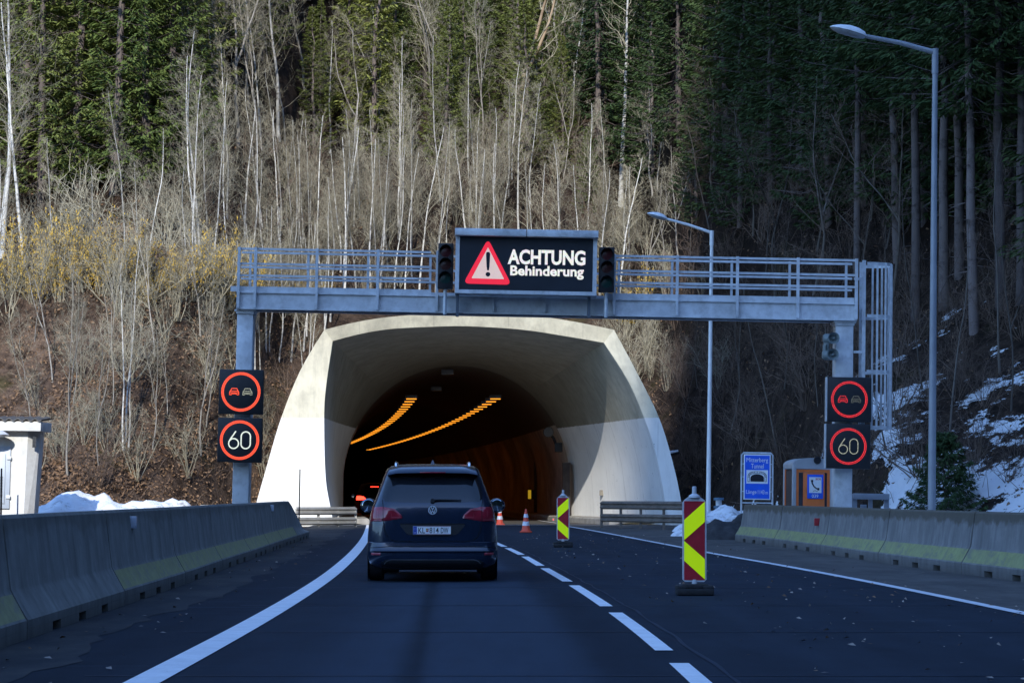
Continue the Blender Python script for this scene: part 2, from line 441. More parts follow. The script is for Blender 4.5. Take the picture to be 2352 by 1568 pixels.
def horseshoe(cx, y, a0=50):
    pts = []
    def arc(t): return Vector((cx + 5.45*math.cos(t), y, 1.9 + 5.55*math.sin(t)))
    A = R(180-a0)
    for k in range(NS+1):           # left side: up the wall and round to angle a0
        L1 = 1.95; L2 = 5.5*R(a0); d = (L1+L2)*k/NS
        pts.append(Vector((cx-5.45, y, -0.05+d)) if d < L1 else arc(PI-(d-L1)/5.5))
    for k in range(1, NTP+1): pts.append(arc(A - (A-R(a0))*k/NTP))
    rt = []
    for k in range(NS+1):
        L1 = 1.95; L2 = 5.5*R(a0); d = (L1+L2)*k/NS
        rt.append(Vector((cx+5.45, y, -0.05+d)) if d < L1 else arc((d-L1)/5.5))
    return pts + rt[::-1][1:]
T = horseshoe(tunnel_x(TY), TY)
n = len(O)
portal = empty('tunnel_portal', (-1.7, PY, 0))
tag(portal, 'flared concrete tunnel portal, white paint below and bare concrete above', 'tunnel portal')
off = Vector((-1.7, PY, 0))
mb = MB()
K = 9
rings = [[p + Vector((-0.062*20, 20, 0.35)) for p in O], O, Mr]
for k in range(1, K+1):
    t = k/K
    rings.append([a.lerp(b, t) for a, b in zip(Mr, T)])
for r in rings: mb.add([p-off for p in r], [])
for i in range(len(rings)-1):
    for j in range(n-1):
        mb.f.append((i*n+j, (i+1)*n+j, (i+1)*n+j+1, i*n+j+1)); mb.mi.append(0)
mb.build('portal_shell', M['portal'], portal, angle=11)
mb = MB()
ys = list(np.arange(TY, 330, 6.0))
for y in ys: mb.add([p-off for p in horseshoe(tunnel_x(y), y)], [])
for i in range(len(ys)-1):
    for j in range(n-1):
        mb.f.append((i*n+j, (i+1)*n+j, (i+1)*n+j+1, i*n+j+1)); mb.mi.append(0)
mb.f.append(tuple((len(ys)-1)*n + k for k in range(n))); mb.mi.append(0)
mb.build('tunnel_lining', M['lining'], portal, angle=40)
# raised walkways along both tunnel walls, with kerb face
for side, nm in ((1, 'walkway'), (-1, 'walkway')):
    mb = MB(); prof = []
    yy = list(np.arange(93, 330, 4.0))
    for y in yy:
        t = min(1, (y-PY)/(TY-PY))
        if side > 0: xw = (5.95*(1-t) + (tunnel_x(TY)+5.45)*t) if y < TY else tunnel_x(y)+5.45
        else: xw = (-7.35*(1-t) + (tunnel_x(TY)-5.45)*t) if y < TY else tunnel_x(y)-5.45
        xi = xw - side*(1.0 + (0.5*(1-t) if y < TY else 0))
        xw += side*0.4
        q = [(xi, y, -0.04), (xi, y, 0.20), (xi+side*0.05, y, 0.25), (xw, y, 0.25)]
        mb.add([Vector(p)-off for p in q], [])
    for i in range(len(yy)-1):
        for j in range(3):
            f = (i*4+j, (i+1)*4+j, (i+1)*4+j+1, i*4+j+1)
            mb.f.append(f if side < 0 else f[::-1]); mb.mi.append(0)
    mb.f.append((0,1,2,3)); mb.mi.append(0)
    mb.build(nm, M['kerb'], portal)
# niche door frame, switch plate and drain pipe on the right wall
def wall_pt(px, py, Y): return at(px, py, Y) - off
mb = MB(); a = wall_pt(1293, 1062, 105.2); b = wall_pt(1306, 1185, 105.2)
mb.box(a.x-0.02, b.x+0.06, a.y-0.4, a.y+0.4, 0.25, a.z)
M['niche'] = simple('dark_niche_door', (0.055, 0.04, 0.035), 0.7, 0, 0.3, 3)
mb.build('niche_door', M['niche'], portal)
mb = MB(); a = wall_pt(1383, 1131, 100.4); mb.box(a.x-0.12, a.x+0.12, a.y-0.16, a.y-0.02, a.z-0.12, a.z+0.12)
mb.build('switch_plate', simple('grey_switch_plate', (0.16, 0.14, 0.11), 0.6), portal)

# second niche, signs deeper in the tunnel on the right wall
def tunnel_wall_x(y): return tunnel_x(y) + 5.45
y = 124.0; xw = tunnel_wall_x(y)
mb = MB(); mb.box(xw-0.12-off.x, xw+0.1-off.x, y-0.6-off.y, y+0.6-off.y, 0.25, 3.1)
mb.build('niche_door', M['niche'], portal)
e = empty('tunnel_wall_sign', (xw-0.25, 121.5, 0)); tag(e, 'small yellow reflector sign on a dark bracket at the right tunnel wall', 'sign')
mb = MB(); mb.lathe([(0.0,0),(0.26,0),(0.26,0.06),(0.0,0.06)], 18, 0, 'y', (0,0,1.25)); mb.build('bracket', M['black'], e)
mb = MB(); mb.box(-0.22, -0.05, -0.03, -0.005, 1.02, 1.50); mb.build('sign_face', emit('yellow_reflector_glow', (1, 0.6, 0.03), 0.35, (0.5,0.35,0.02)), e)  # no lamp: emission stands in for light the reflector throws back
# wall-mounted camera and its cable box above the start of the white paint
cpos = at(1262, 992, 105.0)
e = empty('tunnel_camera', cpos); tag(e, 'grey camera on a bent bracket on the right tunnel wall above the white paint', 'camera')
mb = MB(); mb.lathe([(0.0,-0.2),(0.22,-0.2),(0.26,-0.05),(0.22,0.25),(0.0,0.3)], 14, 0, 'y', (-0.05,0,0)); mb.build('camera_body', simple('grey_camera', (0.12,0.11,0.10), 0.6), e)
mb = MB(); mb.tube([(0.05,0,-0.1),(0.2,0.05,-0.3),(0.32,0.1,-0.62)], 0.07, 8); mb.build('bracket', M['black'], e)
mb = MB(); mb.cbox(0.25,0.62,-0.1,0.15,-0.95,-0.5,0.04); mb.build('cable_box', M['black'], e)
# red guide light on the kerb
p = gnd(1272, 1196)
e = empty('kerb_guide_light', (p.x, p.y, 0)); tag(e, 'tiny red guide light on the kerb inside the tunnel mouth', 'light')
mb = MB(); mb.cbox(-0.07,0.07,-0.05,0.05,-0.03,0.14,0.02); mb.build('housing', M['black_edge'], e)
mb = MB(); mb.box(-0.05,0.05,-0.06,-0.052,0.04,0.11); mb.build('lens', emit('guide_red', (1,0.02,0.03), 1.5), e)
# short drain pipe with snow on it
p = at(1547, 1043, 95)
e = empty('drain_pipe', p); tag(e, 'short snow-topped pipe sticking out of the right flank of the portal', 'pipe')
mb = MB(); mb.tube([(-0.6,0,-0.08),(0.25,-0.1,0.08)], 0.07, 8); mb.build('pipe_body', M['rubber'], e)
M['snow'] = None
def snow_mat(name, dirt):
    k = N(name)
    a = k.ramp(k.noise(1.2, 6, 0.7), (0.3, (0.74,0.76,0.80)), (0.7, (0.86,0.87,0.88)))
    d = k.ramp(k.noise(1.7, 9, 0.75), (0.62-0.22*dirt, 0.0), (0.70-0.1*dirt, 0.75))
    a = k.mix(d, a, (0.13, 0.11, 0.09)); k.base(a); k.set(Roughness=0.75)
    k.bump(k.noise(9, 8, 0.75), 0.7, 0.06)
    return k.m
M['snow'] = snow_mat('snow', 0.28); M['snow_dirty'] = snow_mat('dirty_snow', 0.75)
mb = MB(); mb.tube([(-0.55,0,0.0),(-0.1,-0.05,0.08),(0.2,-0.1,0.14)], [0.05,0.08,0.05], 7); mb.build('snow_cap', M['snow'], e)

# ------------------------------------------------------------------ tunnel lamps
M['lamp_on'] = emit('sodium_lens', (1.0, 0.33, 0.02), 1.9)
M['lamp_box'] = simple('tunnel_lamp_box', (0.20, 0.20, 0.20), 0.5, 0.3)
proto = None
def tunnel_lamp(x, y, z, lit, label, group):
    e = empty('tunnel_lamp', (x, y, z)); tag(e, label, 'tunnel lamp', group)
    if 'h' not in KIDS:
        m1 = MB(); m1.cbox(-0.30,0.30,-0.18,0.18,0.0,0.18,0.03); KIDS['h'] = m1.build('housing', M['lamp_box'], e)
        m2 = MB(); m2.cbox(-0.25,0.25,-0.14,0.08,-0.038,-0.002,0.012); KIDS['l'] = m2.build('lens', M['lamp_on'], e)
        m3 = MB(); m3.cbox(-0.31,0.31,-0.21,0.19,-0.075,-0.002,0.03); KIDS['u'] = m3.build('lens', M['lamp_glass'], e)
        for q in ('l' if not lit else 'u',):
            bpy.data.objects.remove(KIDS.pop(q))
        KIDS['me_l'] = m2; KIDS['me_u'] = m3
        return e
    h = bpy.data.objects.new('housing', KIDS['h'].data); col.objects.link(h); h.parent = e
    if lit:
        l = bpy.data.objects.new('lens', KIDS['l'].data); col.objects.link(l); l.parent = e
    else:
        if 'u' not in KIDS: KIDS['u'] = KIDS['me_u'].build('lens', M['lamp_glass'], e)
        else:
            l = bpy.data.objects.new('lens', KIDS['u'].data); col.objects.link(l); l.parent = e
    return e
for i in range(9):        # the light the lit lamps throw on walls and floor
    y = 110.2 + 9.9*i
    for dx in (2.05, -2.1):
        ld = bpy.data.lights.new('tunnel_lamp_light', 'SPOT'); ld.energy = 15; ld.color = (1.0, 0.24, 0.04); ld.shadow_soft_size = 0.08; ld.spot_size = R(140); ld.spot_blend = 0.5
        lo = bpy.data.objects.new('tunnel_lamp_light', ld); col.objects.link(lo); lo.location = (tunnel_x(y)+dx, y, 5.86)
k = 0
for i in range(39):
    y = 108.6 + 3.3*i
    for dx, row in ((2.05, 'right'), (-2.1, 'left')):
        if row == 'left' and y > 209: continue
        if i == 0: lab = 'first lit amber lamp of the %s row on the tunnel ceiling' % ('longer, right-hand' if row == 'right' else 'shorter, left-hand')
        else: lab = 'lit amber lamp in the %s row receding along the tunnel ceiling' % ('longer right-hand' if row == 'right' else 'shorter left-hand')
        tunnel_lamp(tunnel_x(y)+dx, y, 5.98, True, lab, 'lit amber lamps, %s ceiling row' % row)
for i, (px, py, lab) in enumerate(((1028, 852, 'largest unlit grey lamp under the tunnel crown'), (1002, 890, 'unlit grey lamp just below and left of the largest crown lamp'))):
    p = at(px, py, 107.5+9*i); tunnel_lamp(p.x, p.y, p.z - 0.1, False, lab, 'unlit lamps under the tunnel crown')

# ------------------------------------------------------------------ ground, road, shoulders, markings
def struct(o): o['kind'] = 'structure'; return o
from mathutils.bvhtree import BVHTree
outer = rings[0:2]
def inside_portal(x, y, z):
    if y < PY+0.3 or y > PY+19.5: return False
    t = (y-PY)/20
    # outline of the outer shell at this distance, pulled in a little
    cx = -1.78 - 0.062*(y-PY)
    xs = [(p.x + (-0.062*20)*t) for p in O]; zs = [p.z + 0.35*t for p in O]
    zt = np.interp(x, xs, zs, left=-1, right=-1) if True else 0
    return z < zt - 0.25 and xs[0]+0.25 < x < xs[-1]-0.25
xl = sorted(set([round(v,2) for v in list(np.arange(-400,-60,20)) + list(np.arange(-60,-14,1.4)) + list(np.arange(-14,10,0.45)) + list(np.arange(10,40,1.0)) + list(np.arange(40,80,4)) + list(np.arange(80,420,20))]))
yl = sorted(set([round(v,2) for v in list(np.arange(-420,0,20)) + list(np.arange(0,60,4)) + list(np.arange(60,86,0.9)) + list(np.arange(86,112,0.45)) + list(np.arange(112,170,1.2)) + list(np.arange(170,300,6)) + list(np.arange(300,620,25))]))
nx = len(xl); tv = []; tf = []; snowmask = []
for y in yl:
    for x in xl:
        h = ground_h(x, y); tv.append((x, y, h))
        s = y - foot(x)
        m = 0.0
        if x > 7:
            m = max(0.0, 0.74 - max(0, s-4)/24.0) * min(1, (x-7)/2.0) * max(0.0, 1-max(0, s-20)/6)
            if s < 2.5: m = (1.15-0.2*max(0,s)) * min(1, (x-7)/2.0)
            if x < 11.5 and s > 1: m = 0
        snowmask.append(m if y > 30 else 0.0)
for j in range(len(yl)-1):
    for i in range(nx-1):
        q = (j*nx+i, j*nx+i+1, (j+1)*nx+i+1, (j+1)*nx+i)
        ins = [inside_portal(*tv[v]) for v in q]
        if all(ins): continue
        cxm = 0.25*sum(tv[v][0] for v in q); cym = 0.25*sum(tv[v][1] for v in q)
        if cym > PY-0.5 and cym < PY+19 and -9.3 < cxm < O[-1].x-0.9 and max(tv[v][2] for v in q) < 4.0: continue
        tf.append(q)
me = bpy.data.meshes.new('hillside'); me.from_pydata(tv, [], tf); me.update()
att = me.attributes.new('snow', 'FLOAT', 'POINT'); att.data.foreach_set('value', snowmask)
me.shade_smooth()
k = N('leaf_litter_hillside')
co = k.coord()
big = k.ramp(k.noise(0.25, 5, 0.6), (0.3, (0.085,0.056,0.041)), (0.7, (0.18,0.125,0.092)))
lf = k.n('ShaderNodeTexVoronoi', i_Scale=7.0); k.l(co, lf.inputs['Vector'])
leaf = k.mix(k.ramp(lf.outputs['Distance'], (0.1, 0.9), (0.42, 0.0)), big, k.mix(k.noise(60,2), (0.44,0.29,0.19), (0.08,0.05,0.035)))
dk = k.ramp(k.noise(1.3, 9, 0.8), (0.44, 0.0), (0.58, 0.9)); a = k.mix(dk, leaf, (0.022,0.015,0.012))
szh = k.n('ShaderNodeSeparateXYZ'); k.l(co, szh.inputs[0]); a = k.mix(k.ramp(k.math('DIVIDE', szh.outputs[2], 20.0), (0.38, 0.0), (0.62, 0.72)), a, (0.020,0.014,0.011))  # higher ground darkened: thicket shade put into the colour
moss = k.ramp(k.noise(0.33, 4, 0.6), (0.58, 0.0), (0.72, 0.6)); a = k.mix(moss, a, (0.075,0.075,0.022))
a = k.mix(k.ramp(k.math('DIVIDE', szh.outputs[0], 20.0), (0.28, 0.0), (0.42, 0.62)), a, (0.010,0.008,0.007))  # right-hand bank darkened: its shade put into the ground colour
at_ = k.n('ShaderNodeAttribute', attribute_name='snow')
sn = k.math('ADD', at_.outputs['Fac'], k.math('MULTIPLY', k.math('SUBTRACT', k.noise(0.5, 8, 0.72, sx=0.7, sy=1.0, sz=1.9), 0.5), 4.2))
sn = k.ramp(sn, (0.60, 0.0), (0.64, 1.0)); sn = k.math('MULTIPLY', sn, k.ramp(at_.outputs['Fac'], (0.0, 0.0), (0.02, 1.0)))
a = k.mix(sn, a, k.ramp(k.noise(1.0,5), (0.3,(0.80,0.82,0.85)), (0.7,(0.92,0.93,0.94))))
k.base(a); k.set(Roughness=0.95, Specular_IOR_Level=0.1)
k.bump(k.noise(2.2, 8, 0.8), 0.8, 0.25)
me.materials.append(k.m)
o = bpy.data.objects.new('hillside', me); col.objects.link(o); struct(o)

def strip(name, fa, fb, ys, z, mat, nxs=1, attr=None):
    vs = []; fs = []; av = []
    for y in ys:
        a, b = fa(y), fb(y)
        for i in range(nxs+1):
            x = a + (b-a)*i/nxs; vs.append((x, y, z))
            if attr: av.append(attr(x, y))
    m = nxs+1
    for j in range(len(ys)-1):
        for i in range(nxs): fs.append((j*m+i, j*m+i+1, (j+1)*m+i+1, (j+1)*m+i))
    me = bpy.data.meshes.new(name); me.from_pydata(vs, [], fs); me.update(); me.materials.append(mat)
    if attr: me.attributes.new('wear', 'FLOAT', 'POINT').data.foreach_set('value', av)
    o = bpy.data.objects.new(name, me); col.objects.link(o); return struct(o)
def asphalt(name, c, rough, wear=False, dirt=None, stretch=0.12):
    k = N(name)
    a = k.ramp(k.noise(1.4, 8, 0.7), (0.3, [x*0.80 for x in c]), (0.72, [x*1.18 for x in c]))
    g = k.ramp(k.noise(90, 3, 0.7), (0.35, 0.55), (0.75, 1.5))
    a = k.mix(0.45, a, g, 'MULTIPLY')
    st = k.ramp(k.noise(2.4, 6, 0.6, sx=1.0, sy=stretch, sz=1), (0.42, 0.0), (0.68, 0.4)); a = k.mix(st, a, [x*1.5 for x in c])
    if dirt:
        d = k.ramp(k.noise(0.8, 9, 0.75, sy=0.5), (0.45, 0.0), (0.65, 0.8)); a = k.mix(d, a, dirt)
    if wear:
        w_ = k.n('ShaderNodeAttribute', attribute_name='wear')
        wf = k.math('MULTIPLY', w_.outputs['Fac'], k.ramp(k.noise(3, 5, 0.6, sy=0.08), (0.3, 0.6), (0.7, 1.0)))
        a = k.mix(k.math('MAXIMUM', wf, 0.0), a, [x*0.35 for x in c])
        a = k.mix(k.math('MAXIMUM', k.math('MULTIPLY', wf, -1.0), 0.0), a, [x*2.6 for x in c])
        tr = k.ramp(k.noise(5.0, 2, 0.4, sx=0.02, sy=0.6), (0.68, 0.0), (0.72, 0.35)); a = k.mix(tr, a, [x*2.0 for x in c])
    k.base(a); k.set(Roughness=rough, Specular_IOR_Level=0.12)
    k.bump(k.noise(120, 3, 0.8), 0.35, 0.006)
    return k.m
M['asphalt'] = asphalt('dark_asphalt', (0.0200,0.0275,0.0400), 0.85, True)
M['shoulder'] = asphalt('shoulder_asphalt', (0.105,0.098,0.092), 0.85, False, (0.060,0.057,0.056))
M['gutter'] = asphalt('dirty_gutter', (0.032,0.036,0.042), 0.8, False, (0.075,0.072,0.068))
M['tunnel_road'] = asphalt('tunnel_pavement', (0.10,0.092,0.085), 0.6, False)
def wear(x, y):
    c = 0.5*(left_line(y)+centre_line(y)) + 0.28
    v = -0.62*math.exp(-abs((x-c)/1.15)**3)
    for s in (-0.80, 0.80): v -= 0.16*math.exp(-((x-c-s)/0.28)**2)
    v += 0.85*math.exp(-((x-(-0.70-0.026*(y-15)))/0.085)**2)
    v += 0.5*math.exp(-((x-centre_line(y)+0.45)/0.30)**2)
    r = 0.5*(right_line(y)+centre_line(y))
    for s in (-0.9, 0.9): v -= 0.10*math.exp(-((x-r-s)/0.3)**2)
    v += 0.35*math.exp(-((x-left_line(y)+0.8)/0.6)**2)
    return v
ysr = [-14,-6] + list(np.arange(0, 94, 1.5))
strip('road', lambda y: left_barrier(y)-1.2, lambda y: right_line(y)+0.12, ysr, 0.0, M['asphalt'], 120, wear)
strip('road_shoulder', lambda y: right_line(y)+0.10, lambda y: max(right_barrier(y)+1.0, 7.6), ysr, -0.004, M['shoulder'], 2)
strip('road_gutter', lambda y: left_barrier(y)-1.0, lambda y: left_barrier(y)+0.45+0.30*vnoise(y*0.35, 3, 4)+0.22*vnoise(y*1.7,1,9)+0.12*vnoise(y*4.1,2,6), list(np.arange(0,93,0.5)), 0.004, M['gutter'], 1)
strip('tunnel_road', lambda y: tunnel_x(y)-6.2, lambda y: tunnel_x(y)+(6.2 if y > 95 else 7.6), list(np.arange(91.2,330,3)), -0.012, M['tunnel_road'], 1)
def paint(name, c):
    k = N(name)
    a = k.ramp(k.noise(3, 6, 0.7), (0.3, [x*0.8 for x in c]), (0.65, c))
    d = k.ramp(k.noise(26, 8, 0.8), (0.60, 0.0), (0.68, 0.7)); a = k.mix(d, a, (0.12,0.13,0.14))
    k.base(a); k.set(Roughness=0.6); return k.m
M['paint'] = paint('road_paint', (0.90,0.92,0.94)); M['paint_old'] = paint('worn_road_paint', (0.74,0.76,0.80))
strip('edge_line', lambda y: left_line(y)-0.125, lambda y: left_line(y)+0.125, list(np.arange(-6,92,0.8)), 0.008, M['paint'])
o = strip('edge_line', lambda y: right_line(y)-0.08, lambda y: right_line(y)+0.08, list(np.arange(-6,92,0.8)), 0.008, M['paint_old'])
y = 3.9
while y < 92:
    strip('lane_dash', lambda q: centre_line(q)-0.075, lambda q: centre_line(q)+0.075, list(np.linspace(y, y+5.75, 8)), 0.008, M['paint'])
    y += 7.1
strip('portal_threshold', lambda q: -7.0, lambda q: 5.6, [91.0, 91.35], 0.006, M['paint_old'])
strip('edge_line', lambda y: tunnel_x(y)+4.0, lambda y: tunnel_x(y)+4.13, list(np.arange(93,200,3)), 0.004, M['paint_old'])
k_seam = asphalt('tar_seam', (0.026,0.036,0.055), 0.6)
for i in range(9):
    y = 10.7 + 4.92*i
    strip('road_seam', lambda q: left_line(q)-0.5, lambda q: right_line(q)-0.2, [y, y+0.03+0.006*i], 0.0045, k_seam)
strip('road_seam', lambda y: centre_line(y)+0.19+0.06*vnoise(y*0.9,2,5), lambda y: centre_line(y)+0.208+0.06*vnoise(y*0.9,2,5)+0.03*vnoise(y*2.1,5,6), list(np.arange(8,60,0.4)), 0.006, k_seam)

# unseen ridge added behind the camera, skyline shaped to cast the road's shade
RY = -185.0; tt = math.tan(SUN_EL)
edge = smooth_table([(-400,60),(-90,62),(-60,84),(-45,106),(-40,117.5),(-37.7,122),(-33.8,133.5),(-28.5,140),(-24.6,141),(-22.7,142.5),(-22,150),(-20.6,158),(-19.5,170),(-17,186),(-12,188),(-10.6,163),(-9.2,162),(-8,188),(0,192),(25,196),(50,200),(120,205),(400,190)])  # skyline set from the wanted shadow edges, with notches for sunlit patches
mb = MB()
xs = list(np.arange(-420,-40,20)) + list(np.arange(-40,40,0.7)) + list(np.arange(40,420,10)); rows = [(0,-95),(0.35,-120),(0.7,-150),(1,RY),(0.85,-225),(0.4,-300),(0,-420)]
for hk, yy in rows:
    for x in xs:
        z = edge(x)
        jag = (vnoise(x*0.9,1,11)-0.5)*7.0 + (vnoise(x*2.3,2,12)-0.5)*4.5
        mb.v.append((x, yy + (vnoise(x*0.3,hk*9,13)-0.5)*6*(0<hk<1), max(-0.5, hk*z + (jag if hk > 0.3 else 0)*hk)))
nxr = len(xs)
for j in range(len(rows)-1):
    for i in range(nxr-1): mb.f.append((j*nxr+i, (j+1)*nxr+i, (j+1)*nxr+i+1, j*nxr+i+1)); mb.mi.append(0)
M['ridge'] = simple('shade_ridge_green', (0.020,0.030,0.022), 0.95, 0, 0.6, 0.12, 0.8, 0.4)
struct(mb.build('added_shade_ridge', M['ridge']))

# ================================================================== THINGS
LEAN = R(1.1)
# ------------------------------------------------------------------ sign gantry (local frame: origin at the foot of the left leg)
GO = Vector((-6.88, 55.0, 0))
Rinv = Matrix.Rotation(LEAN, 4, 'Y').inverted()
def gl(px, py, Y=55.0):
    return Rinv @ (at(px, py, Y) - GO)
gan = empty('sign_gantry', GO, (0, LEAN, 0))
tag(gan, 'blue-grey steel sign gantry spanning the road in front of the tunnel', 'gantry')
zb0, zb1 = gl(560, 710).z, gl(560, 670).z       # girder bottom and top
xl_, xr_ = gl(543, 690).x, gl(1968, 715).x
xL = gl(560, 800).x; xR = gl(1941, 800).x
for xc, hw in ((xL, 0.205), (xR, 0.225)):
    mb = MB(); z0 = 0.4 if xc > 5 else 0.0
    mb.cbox(xc-hw, xc+hw, 0.1, 0.62, z0-0.1, zb0-0.05, 0.03)
    mb.build('leg', M['steel'], gan)
    mb = MB(); mb.cbox(xc-hw-0.06, xc+hw+0.06, 0.04, 0.68, zb0-0.05, zb0-0.005, 0.01); mb.cbox(xc-hw-0.02, xc+hw+0.02, 0.06, 0.66, zb0-0.11, zb0-0.051, 0.01)
    mb.build('flange', M['steel'], gan)
mb = MB()
mb.box(xl_, xr_, 0.0, 0.02, zb0+0.03, zb1-0.03); mb.box(xl_, xr_, -0.05, 0.12, zb1-0.03, zb1); mb.box(xl_, xr_, -0.05, 0.12, zb0, zb0+0.03)
mb.box(xl_, xr_, 0.78, 0.80, zb0+0.03, zb1-0.03); mb.box(xl_, xr_, 0.68, 0.85, zb1-0.03, zb1); mb.box(xl_, xr_, 0.68, 0.85, zb0, zb0+0.03)
mb.box(xl_, xl_+0.02, 0.02, 0.78, zb0+0.03, zb1-0.03); mb.box(xr_-0.02, xr_, 0.02, 0.78, zb0+0.03, zb1-0.03)
mb.build('girder', M['steel'], gan)
mb = MB(); mb.box(xl_, xr_, 0.121, 0.679, zb1-0.03, zb1-0.001); mb.build('walkway_deck', M['steel_dark'], gan)
mb = MB(); zt0, zt1 = zb1+0.005, gl(560, 657).z
for a_, b_ in ((gl(548,0).x, gl(1005,0).x), (gl(1400,0).x, xr_-0.06)):
    mb.box(a_, b_, 0.02, 0.035, zt0, zt1)
mb.box(xl_+0.05, xr_-0.05, 0.765, 0.78, zt0, zt1)
mb.build('toe_board', M['steel'], gan)
# railing
zr = [gl(560, y).z for y in (571, 605, 632)]
def rails(a_, b_, y):
    m = MB()
    for zz in zr:
        m.box(a_, b_, y-0.02, y+0.02, zz-0.035, zz+0.02)
    return m
fr = rails(xl_, gl(1003,0).x, -0.03); fr.build('railing', M['steel'], gan)
fr = rails(gl(1410,0).x, xr_, -0.03); fr.build('railing', M['steel'], gan)
fr = rails(xl_, xr_, 0.82); fr.build('railing', M['steel'], gan)
def post(x, y, w_=0.035, z0=zb0+0.04):
    m = MB(); m.box(x-w_, x+w_, y-0.02-0.03*(y < 0.3), y+0.02, z0, zr[0]+0.03); return m.build('railing_post', M['steel'], gan)
for px in (549, 587, 728, 868, 1004): post(gl(px, 640).x, -0.07)
for px in (1411, 1555, 1693, 1832, 1966): post(gl(px, 640).x, -0.07)
for px in (565, 700, 840, 985, 1425, 1549, 1688, 1823, 1955): post(gl(px, 640).x, 0.84, 0.03)
for px in (1132, 1250):
    m = MB(); x = gl(px,700).x; m.box(x-0.03, x+0.03, -0.11, -0.056, zb0+0.06, zb1+0.03); m.build('stiffener', M['steel'], gan)
# ladder with safety cage
lx0 = gl(1986, 700).x; ztop = gl(1986, 597).z; zbot = gl(1986, 1060).z
for yy in (0.10, 0.55):
    m = MB(); m.box(lx0-0.05, lx0+0.04, yy-0.02, yy+0.02, zbot, ztop); m.build('ladder_rail', M['galv'], gan)
z = zbot+0.2
while z < ztop-0.2:
    m = MB(); m.tube([(lx0,0.12,z),(lx0,0.53,z)], 0.014, 6); m.build('rung', M['galv'], gan); z += 0.28
for zz in (gl(1986,808).z, gl(1986,890).z, gl(1986,640).z):
    m = MB(); m.box(xR+0.226, lx0-0.051, 0.05, 0.09, zz-0.03, zz+0.03); m.build('ladder_bracket', M['galv'], gan)
czs = [gl(2010, y).z for y in (606, 726, 853, 981)]
cpts = [(lx0+0.05+0.68*math.sin(t), 0.325-0.40*math.cos(t)) for t in np.linspace(0.0, PI, 9)]
for zz in czs:
    m = MB()
    for (x0,y0),(x1,y1) in zip(cpts, cpts[1:]):
        m.tube([(x0,y0,zz-0.03),(x1,y1,zz-0.03)], 0.012, 4); m.tube([(x0,y0,zz+0.03),(x1,y1,zz+0.03)], 0.012, 4)
        m.add([(x0,y0,zz-0.03),(x1,y1,zz-0.03),(x1,y1,zz+0.03),(x0,y0,zz+0.03)], [(0,1,2,3)])
    m.build('cage_hoop', M['galv'], gan)
for kx in (1, 2, 3, 4, 5, 6, 7):
    x, y = cpts[kx]; m = MB(); m.box(x-0.024, x+0.024, y-0.014, y+0.014, czs[3]-0.03, czs[0]+0.03); m.build('cage_bar', M['galv'], gan)

def gempty(name, px, py, Y, label, cat, group=None):
    """a thing fixed to the gantry, same lean; origin at the pixel point"""
    e = empty(name, at(px, py, Y), (0, LEAN, 0)); tag(e, label, cat, group); return e
def lpx(e, px, py, Y):
    return Rinv @ (at(px, py, Y) - e.location)

# ------------------------------------------------------------------ message board
vb = gempty('message_board', 1208, 676, 54.3, 'wide dark LED message board reading ACHTUNG Behinderung on the gantry', 'message board')
L = lambda px, py: lpx(vb, px, py, 54.3)
x0, x1 = L(1046, 600).x, L(1371, 605).x; z1 = L(1208, 529).z; z0 = 0.0
mb = MB(); mb.box(x0+0.06, x1-0.06, 0.02, 0.55, z0+0.06, z1-0.06); mb.build('cabinet', M['steel_dark'], vb)
zh = L(1208, 545).z
mb = MB(); mb.box(x0, x0+0.10, -0.02, 0.6, z0+0.001, zh); mb.box(x1-0.10, x1, -0.02, 0.6, z0+0.001, zh); mb.box(x0+0.1, x1-0.1, -0.02, 0.6, z0+0.001, z0+0.09)
mb.build('frame', M['steel'], vb)
mb = MB(); mb.cbox(x0-0.02, (x0+x1)/2-0.008, -0.22, 0.62, zh, z1, 0.012); mb.cbox((x0+x1)/2+0.008, x1+0.02, -0.22, 0.62, zh, z1, 0.012); mb.build('hood', M['steel'], vb)
mb = MB(); mb.box(x0+0.1, x1-0.1, 0.005, 0.018, z0+0.09, zh); mb.build('display', M['vms_face'], vb)
def P2(px, py): q = L(px, py); return (q.x, q.z)
def round_tri(pts, r):
    out = []
    for i in range(3):
        p = Vector(pts[i]); a = Vector(pts[i-1]); b = Vector(pts[(i+1) % 3])
        p0 = p + (a-p).normalized()*r; p1 = p + (b-p).normalized()*r
        for t in np.linspace(0, 1, 7): out.append(tuple(p0.lerp(p, t).lerp(p.lerp(p1, t), t)))
    return out
mb = MB(); mb.poly_y(round_tri([P2(1121,548), P2(1064,651), P2(1175,654)], 0.16), -0.004, 0.008, 0)
mb.poly_y(round_tri([P2(1121,568), P2(1083,639), P2(1158,641)], 0.02), -0.010, 0.005, 1)
b = [P2(1116.5,583), P2(1117.5,612), P2(1119,621), P2(1123,621), P2(1124.5,612), P2(1126,583), P2(1124,579), P2(1118,579)]
mb.poly_y(b, -0.016, 0.005, 2)
c = P2(1120.8, 630); mb.poly_y([(c[0]+0.058*math.cos(t), c[1]+0.058*math.sin(t)) for t in np.linspace(0, 2*PI, 16, endpoint=False)], -0.016, 0.005, 2)
mb.build('warning_triangle', [M['vms_red'], M['vms_pink'], M['vms_face']], vb, smooth=False)
mb = MB(); a = L(1166, 607); b_ = L(1345, 575)
put_text(mb, 'ACHTUNG', a.x, b_.x, L(1255,608.5).z, L(1255,574).z, -0.006, 0.035); mb.build('headline_lettering', M['vms_white'], vb, smooth=False)
mb = MB(); put_text(mb, 'Behinderung', L(1172,620).x, L(1341,620).x, L(1255,641).z, L(1255,611).z, -0.006, 0.03); mb.build('lower_lettering', M['vms_white'], vb, smooth=False)
